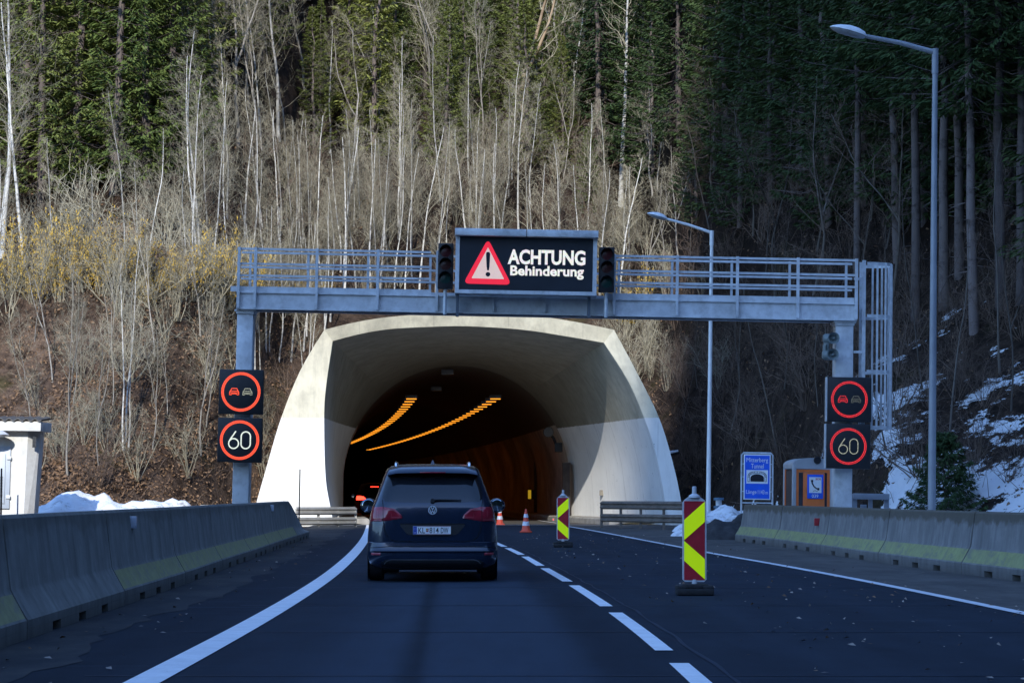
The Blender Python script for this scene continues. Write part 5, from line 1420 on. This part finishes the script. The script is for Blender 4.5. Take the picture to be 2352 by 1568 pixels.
M['grey_bark'] = bark_mat('grey_bark', (0.36,0.335,0.30), (0.11,0.09,0.075), 0.6, 0.8)
M['tan_bark'] = bark_mat('tan_bark', (0.38,0.28,0.19), (0.16,0.11,0.07), 0.3, 0.4)
M['twig'] = bark_mat('twig_bark', (0.41,0.375,0.28), (0.12,0.10,0.07), 0.6, 1.0)
M['dark_bark'] = bark_mat('dark_bark', (0.15,0.13,0.11), (0.05,0.042,0.036), 0.5, 0.8)
M['twig_dark'] = bark_mat('dark_twig_bark', (0.185,0.135,0.105), (0.07,0.045,0.035), 0.5, 1.0)
M['spruce_bark'] = bark_mat('spruce_bark', (0.17,0.14,0.13), (0.055,0.045,0.04), 0.5, 1.4)
M['needles'] = leaf_mat('spruce_needles', (0.075,0.115,0.030), (0.31,0.34,0.095))
M['needles_lit'] = leaf_mat('sunlit_spruce_needles', (0.18,0.21,0.055), (0.36,0.38,0.10))  # brighter needle copy: sunlight put into the colour
M['needles_shaded'] = leaf_mat('shaded_spruce_needles', (0.036,0.066,0.030), (0.110,0.160,0.050))  # darker needle copy: shade of the right-hand wood put into the colour
M['catkin'] = leaf_mat('yellow_catkins', (0.52,0.34,0.06), (0.72,0.50,0.11))

class Fast:
    def __init__(s): s.v = []; s.f = []
    def tube(s, pts, rad, n=3):
        o = len(s.v); m = len(pts)
        for i in range(m):
            a = pts[max(i-1,0)]; b = pts[min(i+1,m-1)]
            d = (b-a); d = d/ (np.linalg.norm(d)+1e-9)
            h = np.array((0,0,1.0)) if abs(d[2]) < 0.8 else np.array((1.0,0,0))
            u = np.cross(d, h); u /= np.linalg.norm(u)+1e-9; w_ = np.cross(d, u)
            for k in range(n):
                t = 2*PI*k/n; s.v.append(tuple(pts[i] + (u*math.cos(t)+w_*math.sin(t))*rad[i]))
        for i in range(m-1):
            for k in range(n): s.f.append((o+i*n+k, o+i*n+(k+1)%n, o+(i+1)*n+(k+1)%n, o+(i+1)*n+k))
    def quad(s, p, a, b):
        o = len(s.v); s.v += [tuple(p-a*0.15-b), tuple(p+a*0.6-b*0.8), tuple(p+a), tuple(p+a*0.6+b*0.8), tuple(p-a*0.15+b)][:4]
        s.f.append((o,o+1,o+2,o+3))
    def mesh(s, name, mat, smooth=False):
        me = bpy.data.meshes.new(name); me.from_pydata(s.v, [], s.f); me.update(); me.materials.append(mat)
        if smooth: me.shade_smooth()
        return me
def nrm(v): return v/(np.linalg.norm(v)+1e-9)
def bough(F, r, p, d, L, rad, depth, up=0.25, wig=0.22, kids=(5,4)):
    """one bare branch with its twigs"""
    nseg = 5 if depth > 0 else 3
    pts = [p]; q = p.copy(); dd = nrm(d)
    for i in range(nseg):
        dd = nrm(dd + r.normal(0, wig, 3) + np.array((0,0,up*0.35))); q = q + dd*L/nseg; pts.append(q)
    rads = [rad*(1-0.8*i/nseg) for i in range(nseg+1)]
    F.tube(pts, rads, 3)
    if depth <= 0: return
    n = kids[0] if depth > 1 else kids[1]
    for k in range(n):
        t = 0.25+0.72*(k+r.random())/n; i = min(nseg-1, int(t*nseg)); f = t*nseg-i
        b = pts[i]*(1-f)+pts[i+1]*f; ax = nrm(pts[i+1]-pts[i])
        side = nrm(np.cross(ax, r.normal(0,1,3))); nd = nrm(ax*0.75+side*0.85)
        bough(F, r, b, nd, L*(0.62-0.3*t)*r.uniform(0.7,1.2), max(0.006, rad*0.5*(1-0.5*t)), depth-1, up, wig, kids)
def bare_tree(seed, H=10.0, r0=0.09, nb=22, start=0.38, blen=0.22, ang=0.85, wig=0.14, fork=False, depth=2, kids=(5,4)):
    r = np.random.default_rng(seed); T_ = Fast(); C = Fast()
    stems = [(np.zeros(3), np.array((0,0,1.0)), H, r0)]
    if fork:
        stems = []
    n = 14; pts = []; q = np.zeros(3); d = np.array((r.normal(0,0.05), r.normal(0,0.05), 1.0))
    for i in range(n+1):
        pts.append(q.copy()); d = nrm(d + np.array((r.normal(0,wig*0.5), r.normal(0,wig*0.5), 0.12))); q = q + d*H/n
    rads = [r0*(1-0.86*(i/n)**0.9)+0.006 for i in range(n+1)]; rads[0] *= 1.25
    T_.tube(pts, rads, 7)
    if fork:
        b = pts[5]; fd = nrm(np.array((r.normal(0.35,0.1), r.normal(0,0.2), 1.0))); q = b.copy(); fp = [b]
        for i in range(8): fd = nrm(fd+np.array((r.normal(0,0.08), r.normal(0,0.08), 0.12))); q = q+fd*H*0.6/8; fp.append(q.copy())
        T_.tube(fp, [r0*0.62*(1-0.85*i/8)+0.006 for i in range(9)], 6); 
    for k in range(nb):
        t = start+(0.98-start)*(k+r.random()*0.8)/nb
        src, N_ = (pts, n) if not (fork and k % 2) else (fp, 8)
        i = min(N_-1, int(t*N_)); f = t*N_-i; b = src[i]*(1-f)+src[i+1]*f
        az = r.random()*6.283; a_ = ang*r.uniform(0.75,1.2)
        dv = np.array((math.cos(az)*math.sin(a_), math.sin(az)*math.sin(a_), math.cos(a_)))
        L = H*blen*(1.15-0.75*(t-start)/(1-start))*r.uniform(0.65,1.2)
        bough(C, r, b, dv, L, max(0.010, r0*0.38*(1.05-t)), depth, 0.3, 0.2, kids)
    return T_, C
def bush(seed, H=3.5, ns=12, spread=0.45, depth=1, kids=(5,5), catkins=0, stem_r=0.022):
    r = np.random.default_rng(seed); S = Fast(); C = Fast(); Y_ = Fast()
    for k in range(ns):
        az = r.random()*6.283; a_ = abs(r.normal(0, spread)); b = np.array((math.cos(az), math.sin(az), 0))*r.random()*0.3
        d = np.array((math.cos(az)*math.sin(a_), math.sin(az)*math.sin(a_), math.cos(a_))); L = H*r.uniform(0.6,1.05)
        nseg = 7; q = b.copy(); pts = [b]; dd = d
        for i in range(nseg): dd = nrm(dd + r.normal(0,0.12,3) + np.array((0,0,0.03))); q = q+dd*L/nseg; pts.append(q)
        S.tube(pts, [stem_r*(1-0.8*i/nseg) for i in range(nseg+1)], 4)
        nt_ = 7
        for j in range(nt_):
            t = 0.25+0.72*(j+r.random())/nt_; i = min(nseg-1, int(t*nseg)); f = t*nseg-i; p = pts[i]*(1-f)+pts[i+1]*f
            side = nrm(np.cross(dd, r.normal(0,1,3))); bough(C, r, p, nrm(dd*0.8+side*0.7), L*0.33*r.uniform(0.6,1.2), 0.010, depth, 0.2, 0.22, kids)
            if catkins:
                for c_ in range(catkins):
                    pc = p + dd*r.uniform(-0.25,0.45) + nrm(r.normal(0,1,3))*r.uniform(0.01,0.16); ln = r.uniform(0.07,0.14); wd = r.normal(0,1,3); wd[2] = 0; wd = nrm(wd)*0.025
                    Y_.quad(pc, np.array((r.normal(0,.02), r.normal(0,.02), -ln)), wd)
    return S, C, Y_
def spruce(seed, H=20.0, rb=3.0, zb=0.06, r0=0.24, dens=1.0, leafs=0.30, droop=0.35):
    r = np.random.default_rng(seed); T_ = Fast(); C = Fast(); n = 16
    pts = [np.array((r.normal(0,0.03)*i*0.3, r.normal(0,0.03)*i*0.3, H*i/n)) for i in range(n+1)]
    T_.tube(pts, [r0*(1-0.93*i/n)+0.01 for i in range(n+1)], 8)
    if zb > 0.2:        # dead branch stubs on the bare stem
        for k in range(26):
            z = H*r.uniform(0.06, zb); az = r.random()*6.283; L = r.uniform(0.3,1.3); p = np.array((0,0,z)); d = np.array((math.cos(az),math.sin(az),-0.15))
            T_.tube([p, p+d*L*0.6, p+d*L+np.array((0,0,-0.1*L))], [0.022,0.014,0.006], 3)
    z = H*zb
    while z < H*0.985:
        t = (z-H*zb)/(H*(1-zb)); Lb = rb*(1-t)**0.82*min(1, 0.55+t*5) + 0.12
        nbr = int(r.integers(5,8))
        for k in range(nbr):
            az = 6.283*(k+r.random()*0.9)/nbr; L = Lb*r.uniform(0.68,1.14); sl_ = -droop*(1-t)+0.30*t
            out = np.array((math.cos(az), math.sin(az), 0)); sd = np.array((-math.sin(az), math.cos(az), 0))
            m = max(3, int(L/0.55)+2); bp = []
            for i in range(m+1):
                u = i/m; bp.append(np.array((0,0,z+r.normal(0,0.02))) + out*L*u + np.array((0,0,1))*L*(sl_*u - 0.10*math.sin(PI*u) + 0.20*u*u*(1 if droop > 0.2 else 0.5)))
            T_.tube([bp[0], bp[m//2], bp[m]], [0.03*(1-t)+0.008, 0.018*(1-t)+0.006, 0.005], 3)
            nl = int((14 + L*27)*dens)
            for j in range(nl):
                u = 0.12+0.88*math.sqrt((j+r.random())/nl); i = min(m-1, int(u*m)); f = u*m-i; p = bp[i]*(1-f)+bp[i+1]*f
                w_ = (0.15+0.30*L*(1-u)**0.6*min(1,u*3))*r.uniform(-1,1); p = p + sd*w_*0.95 + np.array((0,0,-abs(w_)*0.42-0.10*r.random()))
                s_ = 1 if w_ > 0 else -1
                a_ = nrm(out*r.uniform(0.4,1.0) + sd*s_*r.uniform(0.1,0.9) + np.array((0,0,r.uniform(-0.75,-0.05))))*leafs*r.uniform(0.7,1.35)
                b_ = nrm(np.cross(a_, np.array((r.normal(0,0.5), r.normal(0,0.5), 1.0))))*leafs*r.uniform(0.13,0.22)
                C.quad(p, a_, b_)
        z += r.uniform(0.55,0.80)*(1 if t < 0.8 else 0.6)*(0.4 if H < 6 else 1)
    return T_, C

PROTO = {}
def proto(kind, parts):
    PROTO.setdefault(kind, []).append([(nm, F_.mesh(nm, m, sm)) for nm, F_, m, sm in parts])
for s_ in range(6):
    a_, c_ = bare_tree(100+s_, 10, 0.062+0.010*(s_ % 3), 24+2*s_, 0.26+0.05*(s_ % 3), 0.20+0.03*(s_ % 2), 0.74, 0.085, kids=(6,5))
    proto('birch', [('trunk', a_, M['birch_bark'], True), ('crown', c_, M['twig'], False)])
for s_ in range(4):
    a_, c_ = bare_tree(200+s_, 10, 0.075, 26, 0.28, 0.27, 0.9, 0.22, True, kids=(6,5))
    proto('greytree', [('trunk', a_, M['grey_bark'], True), ('crown', c_, M['twig'], False)])
for s_ in range(2):
    a_, c_ = bare_tree(250+s_, 10, 0.07, 24, 0.3, 0.25, 0.85, 0.16, s_ == 1, kids=(5,5))
    proto('darktree', [('trunk', a_, M['dark_bark'], True), ('crown', c_, M['twig_dark'], False)])
for s_ in range(2):
    a_, c_ = bare_tree(230+s_, 12, 0.2, 16, 0.35, 0.2, 0.7, 0.18, True)
    proto('tantree', [('trunk', a_, M['tan_bark'], True), ('crown', c_, M['twig'], False)])
a_, c_ = bare_tree(300, 16, 0.16, 22, 0.45, 0.17, 0.8, 0.05)
proto('bigbirch', [('trunk', a_, M['birch_bark'], True), ('crown', c_, M['twig'], False)])
for s_ in range(4):
    a_, c_, y_ = bush(400+s_, 3.6, 11, 0.33)
    proto('bush', [('stem_cluster', a_, M['twig'], False), ('crown', c_, M['twig'], False)])
for s_ in range(3):
    a_, c_, y_ = bush(430+s_, 3.0, 13, 0.5)
    proto('darkbush', [('stem_cluster', a_, M['twig_dark'], False), ('crown', c_, M['twig_dark'], False)])
for s_ in range(3):
    a_, c_, y_ = bush(460+s_, 3.0, 13, 0.4, catkins=8)
    proto('hazel', [('stem_cluster', a_, M['twig'], False), ('crown', c_, M['twig'], False), ('blossom', y_, M['catkin'], False)])
for s_ in range(3):
    a_, c_ = spruce(500+s_, 20, 3.1, 0.07, 0.24); proto('spruce', [('trunk', a_, M['spruce_bark'], True), ('crown', c_, M['needles'], False)])
for s_ in range(2):
    a_, c_ = spruce(520+s_, 14, 2.1, 0.03, 0.16, 1.25, 0.26, 0.2); proto('lightspruce', [('trunk', a_, M['spruce_bark'], True), ('crown', c_, M['needles_lit'], False)])
for s_ in range(2):
    a_, c_ = spruce(540+s_, 20, 3.2, 0.05, 0.24, 1.0, 0.32, 0.4); proto('darkspruce', [('trunk', a_, M['spruce_bark'], True), ('crown', c_, M['needles_shaded'], False)])
for s_ in range(2):
    a_, c_ = spruce(560+s_, 24, 3.3, 0.36, 0.19, 1.0, 0.32, 0.45); proto('tallspruce', [('trunk', a_, M['spruce_bark'], True), ('crown', c_, M['needles_shaded'], False)])
a_, c_ = spruce(590, 4.0, 1.9, 0.0, 0.06, 3.0, 0.20, 0.05); proto('youngspruce', [('trunk', a_, M['spruce_bark'], True), ('crown', c_, M['needles_shaded'], False)])

NAMES = {'darktree':('bare_tree','tree'), 'birch':('birch_tree','tree'), 'greytree':('bare_tree','tree'), 'tantree':('bare_tree','tree'), 'bigbirch':('birch_tree','tree'), 'bush':('bare_shrub','shrub'), 'darkbush':('bare_shrub','shrub'),
         'hazel':('catkin_bush','bush'), 'spruce':('spruce_tree','tree'), 'lightspruce':('spruce_tree','tree'), 'darkspruce':('spruce_tree','tree'), 'tallspruce':('spruce_tree','tree'), 'youngspruce':('spruce_sapling','tree')}
DESC = {'darktree':'dark bare leafless tree', 'birch':'slender bare pale-barked tree', 'greytree':'forked bare grey tree', 'tantree':'bare tan-barked tree', 'bush':'bare grey twiggy shrub', 'darkbush':'bare dark brown twiggy shrub', 'hazel':'bush hung with yellow catkins',
        'spruce':'green spruce', 'lightspruce':'sunlit yellow-green spruce', 'darkspruce':'dark shaded spruce', 'tallspruce':'tall spruce with a bare lower trunk', 'bigbirch':'tall white birch', 'youngspruce':'small dark young spruce'}
def zone(px, py):
    if py > 735:
        if px < 120: return 'on the bank above the white shed'
        if px < 330: return 'on the leafy bank behind the large snow heap'
        if px < 620: return 'on the leafy bank around the left gantry leg'
        if px < 760: return 'beside the left shoulder of the portal'
        if px < 1620: return 'beside the right shoulder of the portal'
        if px < 1800: return 'on the dark bank behind the blue tunnel sign'
        if px < 2000: return 'on the dark bank behind the phone booth'
        return 'on the snowy bank right of the ladder cage'
    if py > 560: v = 'low on the slope'
    elif py > 380: v = 'midway up the slope'
    elif py > 180: v = 'high on the slope'
    else: v = 'along the picture top'
    h = ('near the left picture edge' if px < 130 else 'above the snow heap' if px < 330 else 'just left of the gantry' if px < 545 else 'above the left railing end' if px < 720 else 'above the middle of the left railing' if px < 880
         else 'above the left traffic light' if px < 1040 else "above the board's left half" if px < 1210 else "above the board's right half" if px < 1375 else 'above the right traffic light' if px < 1480
         else 'around the pale street lamp head' if px < 1650 else 'above the middle of the right railing' if px < 1830 else 'above the right end of the gantry' if px < 1990 else 'left of the tall street lamp pole' if px < 2140 else 'right of the tall street lamp pole')
    return v + ' ' + h
rt = random.Random(77); COUNT = {}; SEEN = {}
REF = {'darktree':10,'birch':10,'greytree':10,'tantree':12,'bigbirch':16,'bush':3.6,'darkbush':3.0,'hazel':3.0,'spruce':20,'lightspruce':14,'darkspruce':20,'tallspruce':24,'youngspruce':4.0}
def plant(kind, pos, H, lean=0.0, label=None, wide=1.0, var=None, rz=None, leany=0.0):
    vs = PROTO[kind]; k_ = rt.randrange(len(vs)) if var is None else var % len(vs)
    nm, cat = NAMES[kind]; e = empty(nm, (pos[0], pos[1], pos[2]-0.12))
    s_ = H/REF[kind]; e.scale = (s_*wide, s_*wide, s_)
    e.rotation_euler = (leany, LEAN*0.8+lean, rt.random()*6.283 if rz is None else rz)
    for pn, me in vs[k_]:
        o = bpy.data.objects.new(pn, me); col.objects.link(o); o.parent = e
    px, py = project((pos[0], pos[1], pos[2]))
    z = zone(px, py)
    lab = label or (DESC[kind] + ' ' + z)
    tag(e, lab, cat, None if label else (DESC[kind] + ' group ' + z)); COUNT[kind] = COUNT.get(kind, 0)+1
    e.empty_display_size = 0.1
    return e
used = []
def ok(p, gap):
    if p is None or inside_portal(p.x, p.y, p.z+0.4): return False
    if -9.5 < p.x < 6.3 and p.y < PY+13: 
        return False
    for q in used:
        if (q[0]-p.x)**2+(q[1]-p.y)**2 < (0.5*(gap+q[2]))**2: return False
    used.append((p.x, p.y, gap)); return True
def scatter(kind, n, xr, yr, hr, gap, lean=0.04, wide=(0.9,1.15), yb=58):
    done = 0
    for _ in range(n*12):
        if done >= n: break
        px, py = rt.uniform(*xr), rt.uniform(*yr); p = hit(px, py, yb)
        if not ok(p, gap): continue
        plant(kind, p, rt.uniform(*hr), rt.gauss(0, lean), wide=rt.uniform(*wide), leany=rt.gauss(0, lean)); done += 1
def hero(kind, px, py, H, label=None, lean=0.0, wide=1.0, var=None, rz=None):
    p = hit(px, py)
    if p is None: return
    used.append((p.x, p.y, 0.6)); return plant(kind, p, H, lean, label, wide, var, rz)

# trees one can tell apart
hero('bigbirch', 1426, 480, 17, 'tall leaning white-barked birch above the right traffic light', 0.03, 1.0)
hero('birch', 458, 590, 10.5, 'brightest white twin-stemmed birch just left of the gantry end', 0.02, 1.05, 0); hero('birch', 451, 585, 9.2, 'thinner twin stem of the brightest white birch left of the gantry', 0.0, 0.9, 3)
hero('birch', 4, 600, 14, 'tall pale birch cut by the left picture edge', 0.02, 1.1, 1); hero('birch', 56, 600, 11, 'pale birch second from the left picture edge', 0.05, 0.9, 2)
hero('birch', 286, 585, 7.0, 'yellowish forked sapling below the left spruces', 0.0, 0.8, 4)
hero('tantree', 1196, 345, 13, 'leaning tan-barked forked tree above the right half of the board', 0.16, 1.0, 0, 0.3); hero('greytree', 1040, 330, 13, 'grey forked tree near the top above the left traffic light', 0.05, 0.9, 1)
hero('greytree', 545, 340, 12, 'large bare grey tree above the left end of the gantry', 0.03, 1.0, 2); hero('birch', 640, 330, 12, 'tall bare birch above the left railing with a bent top', 0.03, 1.0, 5)
hero('birch', 1040, 230, 13, 'white birch stem at the top above the left traffic light', 0.02, 0.8, 1); hero('birch', 1310, 300, 14, 'white birch stem at the top above the right half of the board', 0.05, 0.8, 0)
hero('birch', 1263, 640, 7.6, 'broad-crowned bare birch behind the right half of the message board', 0.0, 1.35, 3, 1.0)
hero('birch', 288, 1035, 8.2, 'three-stemmed pale sapling on the leafy bank, right stem', 0.03, 0.75, 0); hero('birch', 283, 1037, 7.4, 'three-stemmed pale sapling on the leafy bank, left stem', -0.03, 0.7, 1); hero('birch', 295, 1030, 6.5, 'three-stemmed pale sapling on the leafy bank, short leaning stem', 0.09, 0.7, 2)
for i, (px, py, H) in enumerate(((570,640,8.5),(645,650,9),(672,655,8),(706,660,9),(745,690,9.5),(790,690,9),(852,690,8.5),(872,690,9),(905,700,8.3),(962,700,9.8),(1000,690,6.5),(1082,690,8.5),(1152,690,8.8),(1165,680,7.6),(610,820,7),(640,835,7.5),(668,840,7),(697,820,6.5),(930,690,8),(820,690,8.4))):
    hero('birch', px, py, H, None, rt.gauss(0,0.025), 0.85)
# spruces, left group
for px, py, H in ((95,480,19),(175,445,21),(262,455,20),(338,430,19),(398,420,17),(55,360,20),(150,330,22),(235,340,21),(325,320,20),(420,300,18)):
    hero('spruce', px, py, H, None, rt.gauss(0,0.02), 1.0)
hero('lightspruce', 858, 345, 14, 'sunlit yellow-green spruce above the middle of the left railing', 0, 1.1, 0); hero('lightspruce', 800, 300, 13, 'second sunlit spruce, left of the brightest yellow-green one', 0, 1.0, 1)
hero('spruce', 1066, 320, 11, None); hero('spruce', 1125, 340, 5, None, wide=1.3); hero('spruce', 1295, 400, 9, None); hero('spruce', 1352, 500, 5.5, None, wide=1.3); hero('spruce', 1250, 330, 8)
for px, py, H in ((1500,420,12),(1560,330,16),(1640,400,15),(1700,520,13),(1770,470,14),(1838,430,16),(1905,520,14),(1985,480,17),(2030,420,18),(1600,520,9),(2120,520,18),(2230,480,20),(2320,500,20)):
    hero('darkspruce', px, py, H)
for i, (px, py, H) in enumerate(((2103,735,24),(2168,715,25),(2238,770,23),(2298,705,26),(2204,650,24),(2346,700,25),(2062,610,23),(1968,640,20))):
    hero('tallspruce', px, py, H, ['tall spruce with a pale bare trunk left of the street lamp pole','tall spruce trunk just right of the street lamp pole','tall spruce with the palest sunlit trunk, nearest of the bare trunks','tall straight spruce trunk third right of the lamp pole','thin tall spruce trunk between the lamp pole and the palest trunk','tall spruce trunk at the right picture edge','tall spruce trunk behind the ladder cage top','tall spruce above the right gantry end'][i], 0.0, 0.95)
b = at(2172, 1185, 64.0); plant('youngspruce', (b.x, 64.0, ground_h(b.x, 64.0)+0.05), 2.7, 0, 'small dark young spruce at the foot of the tall street lamp', 1.0, 0)
# yellow catkin bushes
for px, py, H in ((20,690,2.6),(75,700,2.4),(135,690,2.2),(190,670,2.9),(230,690,2.3),(480,700,3.2),(520,715,3.0),(560,715,3.0),(600,700,2.6),(690,720,2.2),(395,690,2.4),(45,655,3.2),(110,660,3.2),(160,650,3.0),(250,655,3.0),(300,670,2.8),(350,690,2.6),(440,690,3.0),(540,680,3.4),(640,715,2.6),(740,715,2.2),(1400,690,2.6),(1480,720,3.0),(1440,760,2.6),(330,720,1.6)):
    hero('hazel', px, py, H, None, 0, 1.15)
# scattered
scatter('spruce', 34, (-120,1500), (-190,180), (13,22), 3.4, 0.015)
scatter('darkspruce', 42, (1350,2500), (-190,420), (15,23), 2.6, 0.015)
scatter('spruce', 18, (600,1450), (150,400), (6,14), 1.8, 0.015)
scatter('greytree', 20, (420,1750), (90,430), (7,12), 1.8, 0.05, (0.6,1.1))
scatter('birch', 18, (430,1480), (300,560), (6,10), 1.2, 0.025, (0.55,1.15))
scatter('birch', 40, (440,1450), (520,735), (5.5,9), 0.75, 0.022, (0.55,1.15))
scatter('birch', 8, (-20,440), (560,720), (4,6.5), 1.6, 0.06, (0.8,1.0))
scatter('birch', 16, (560,760), (700,900), (4,7.5), 0.8, 0.05, (0.75,0.95))
scatter('greytree', 16, (60,540), (760,1100), (3.5,7), 1.4, 0.07, (0.55,0.85))
scatter('greytree', 5, (1450,1640), (420,700), (5,9), 1.6, 0.07)
scatter('darktree', 12, (1560,2050), (400,700), (5,9), 1.6, 0.05)
scatter('darktree', 18, (1560,2340), (700,1080), (4,9), 1.6, 0.06, (0.5,0.8))
scatter('bush', 30, (430,1500), (400,735), (2.2,4.6), 0.7, 0.08)
scatter('darkbush', 40, (430,1500), (380,735), (2.0,4.0), 0.7, 0.1)
scatter('bush', 40, (-20,560), (560,760), (2.4,4.6), 1.0, 0.08)
scatter('bush', 34, (60,620), (760,1130), (1.6,3.2), 1.0, 0.12)
scatter('darkbush', 46, (60,700), (780,1130), (1.0,2.4), 0.9, 0.12)
scatter('darkbush', 26, (1560,2050), (480,760), (2.2,4.2), 1.2, 0.1)
scatter('darkbush', 60, (1540,2352), (700,1120), (1.2,2.8), 0.9, 0.12)
scatter('bush', 24, (1400,1720), (560,900), (2.0,4.0), 0.9, 0.08)

scatter('spruce', 14, (-430,-40), (60,520), (15,22), 3.0, 0.015)
scatter('darkspruce', 14, (2390,2820), (60,700), (15,22), 3.0, 0.015)
scatter('bush', 14, (-430,-30), (560,900), (2.2,4.2), 1.2, 0.08)

# ------------------------------------------------------------------ brambles, dead leaves and twigs on the banks
ru = np.random.default_rng(9); F1 = Fast(); F2 = Fast(); cnt = 0
while cnt < 5200:
    x = ru.uniform(-26, 26); y = foot(x) + ru.uniform(0.3, 34)*ru.uniform(0.1,1); 
    if -10.2 < x < 6.2 and y < PY+20: continue
    z = ground_h(x, y); p = np.array((x, y, z-0.03)); cnt += 1
    L = ru.uniform(0.3,1.3); az = ru.random()*6.283; d = np.array((math.cos(az), math.sin(az), ru.uniform(0.4,1.8))); d = nrm(d)
    if x > 7 and y < foot(x)+16 and ru.random() < 0.72: continue
    q1 = p+d*L*0.55; q2 = p+d*L*0.8+np.array((d[0],d[1],-0.1))*L*0.35
    F1.tube([p, q1, q2], [0.010,0.008,0.004], 3)
cnt = 0
while cnt < 42000:
    x = ru.uniform(-26, 26) if cnt % 3 else ru.uniform(-20, -8); y = foot(x) + ru.uniform(0.3, 36)*ru.uniform(0.05,1)
    if -10.2 < x < 6.2 and y < PY+20: continue
    cnt += 1
    if x > 7 and y < foot(x)+18: 
        if ru.random() < 0.85: continue
    z = ground_h(x, y); p = np.array((x, y, z+ru.uniform(0.0,0.05)))
    a_ = nrm(ru.normal(0,1,3)*np.array((1,1,0.6)))*ru.uniform(0.07,0.15); b_ = nrm(np.cross(a_, ru.normal(0,1,3)))*ru.uniform(0.04,0.075); F2.quad(p, a_, b_)
o = bpy.data.objects.new('undergrowth', F1.mesh('undergrowth', M['twig_dark'])); col.objects.link(o); tag(o, 'brown brambles and dead stalks covering the banks', 'undergrowth', kind='stuff')
o = bpy.data.objects.new('leaf_litter', F2.mesh('leaf_litter', leaf_mat('dead_leaf', (0.08,0.045,0.027), (0.54,0.345,0.21)))); col.objects.link(o); tag(o, 'dry brown leaves lying on the banks', 'leaves', kind='stuff')
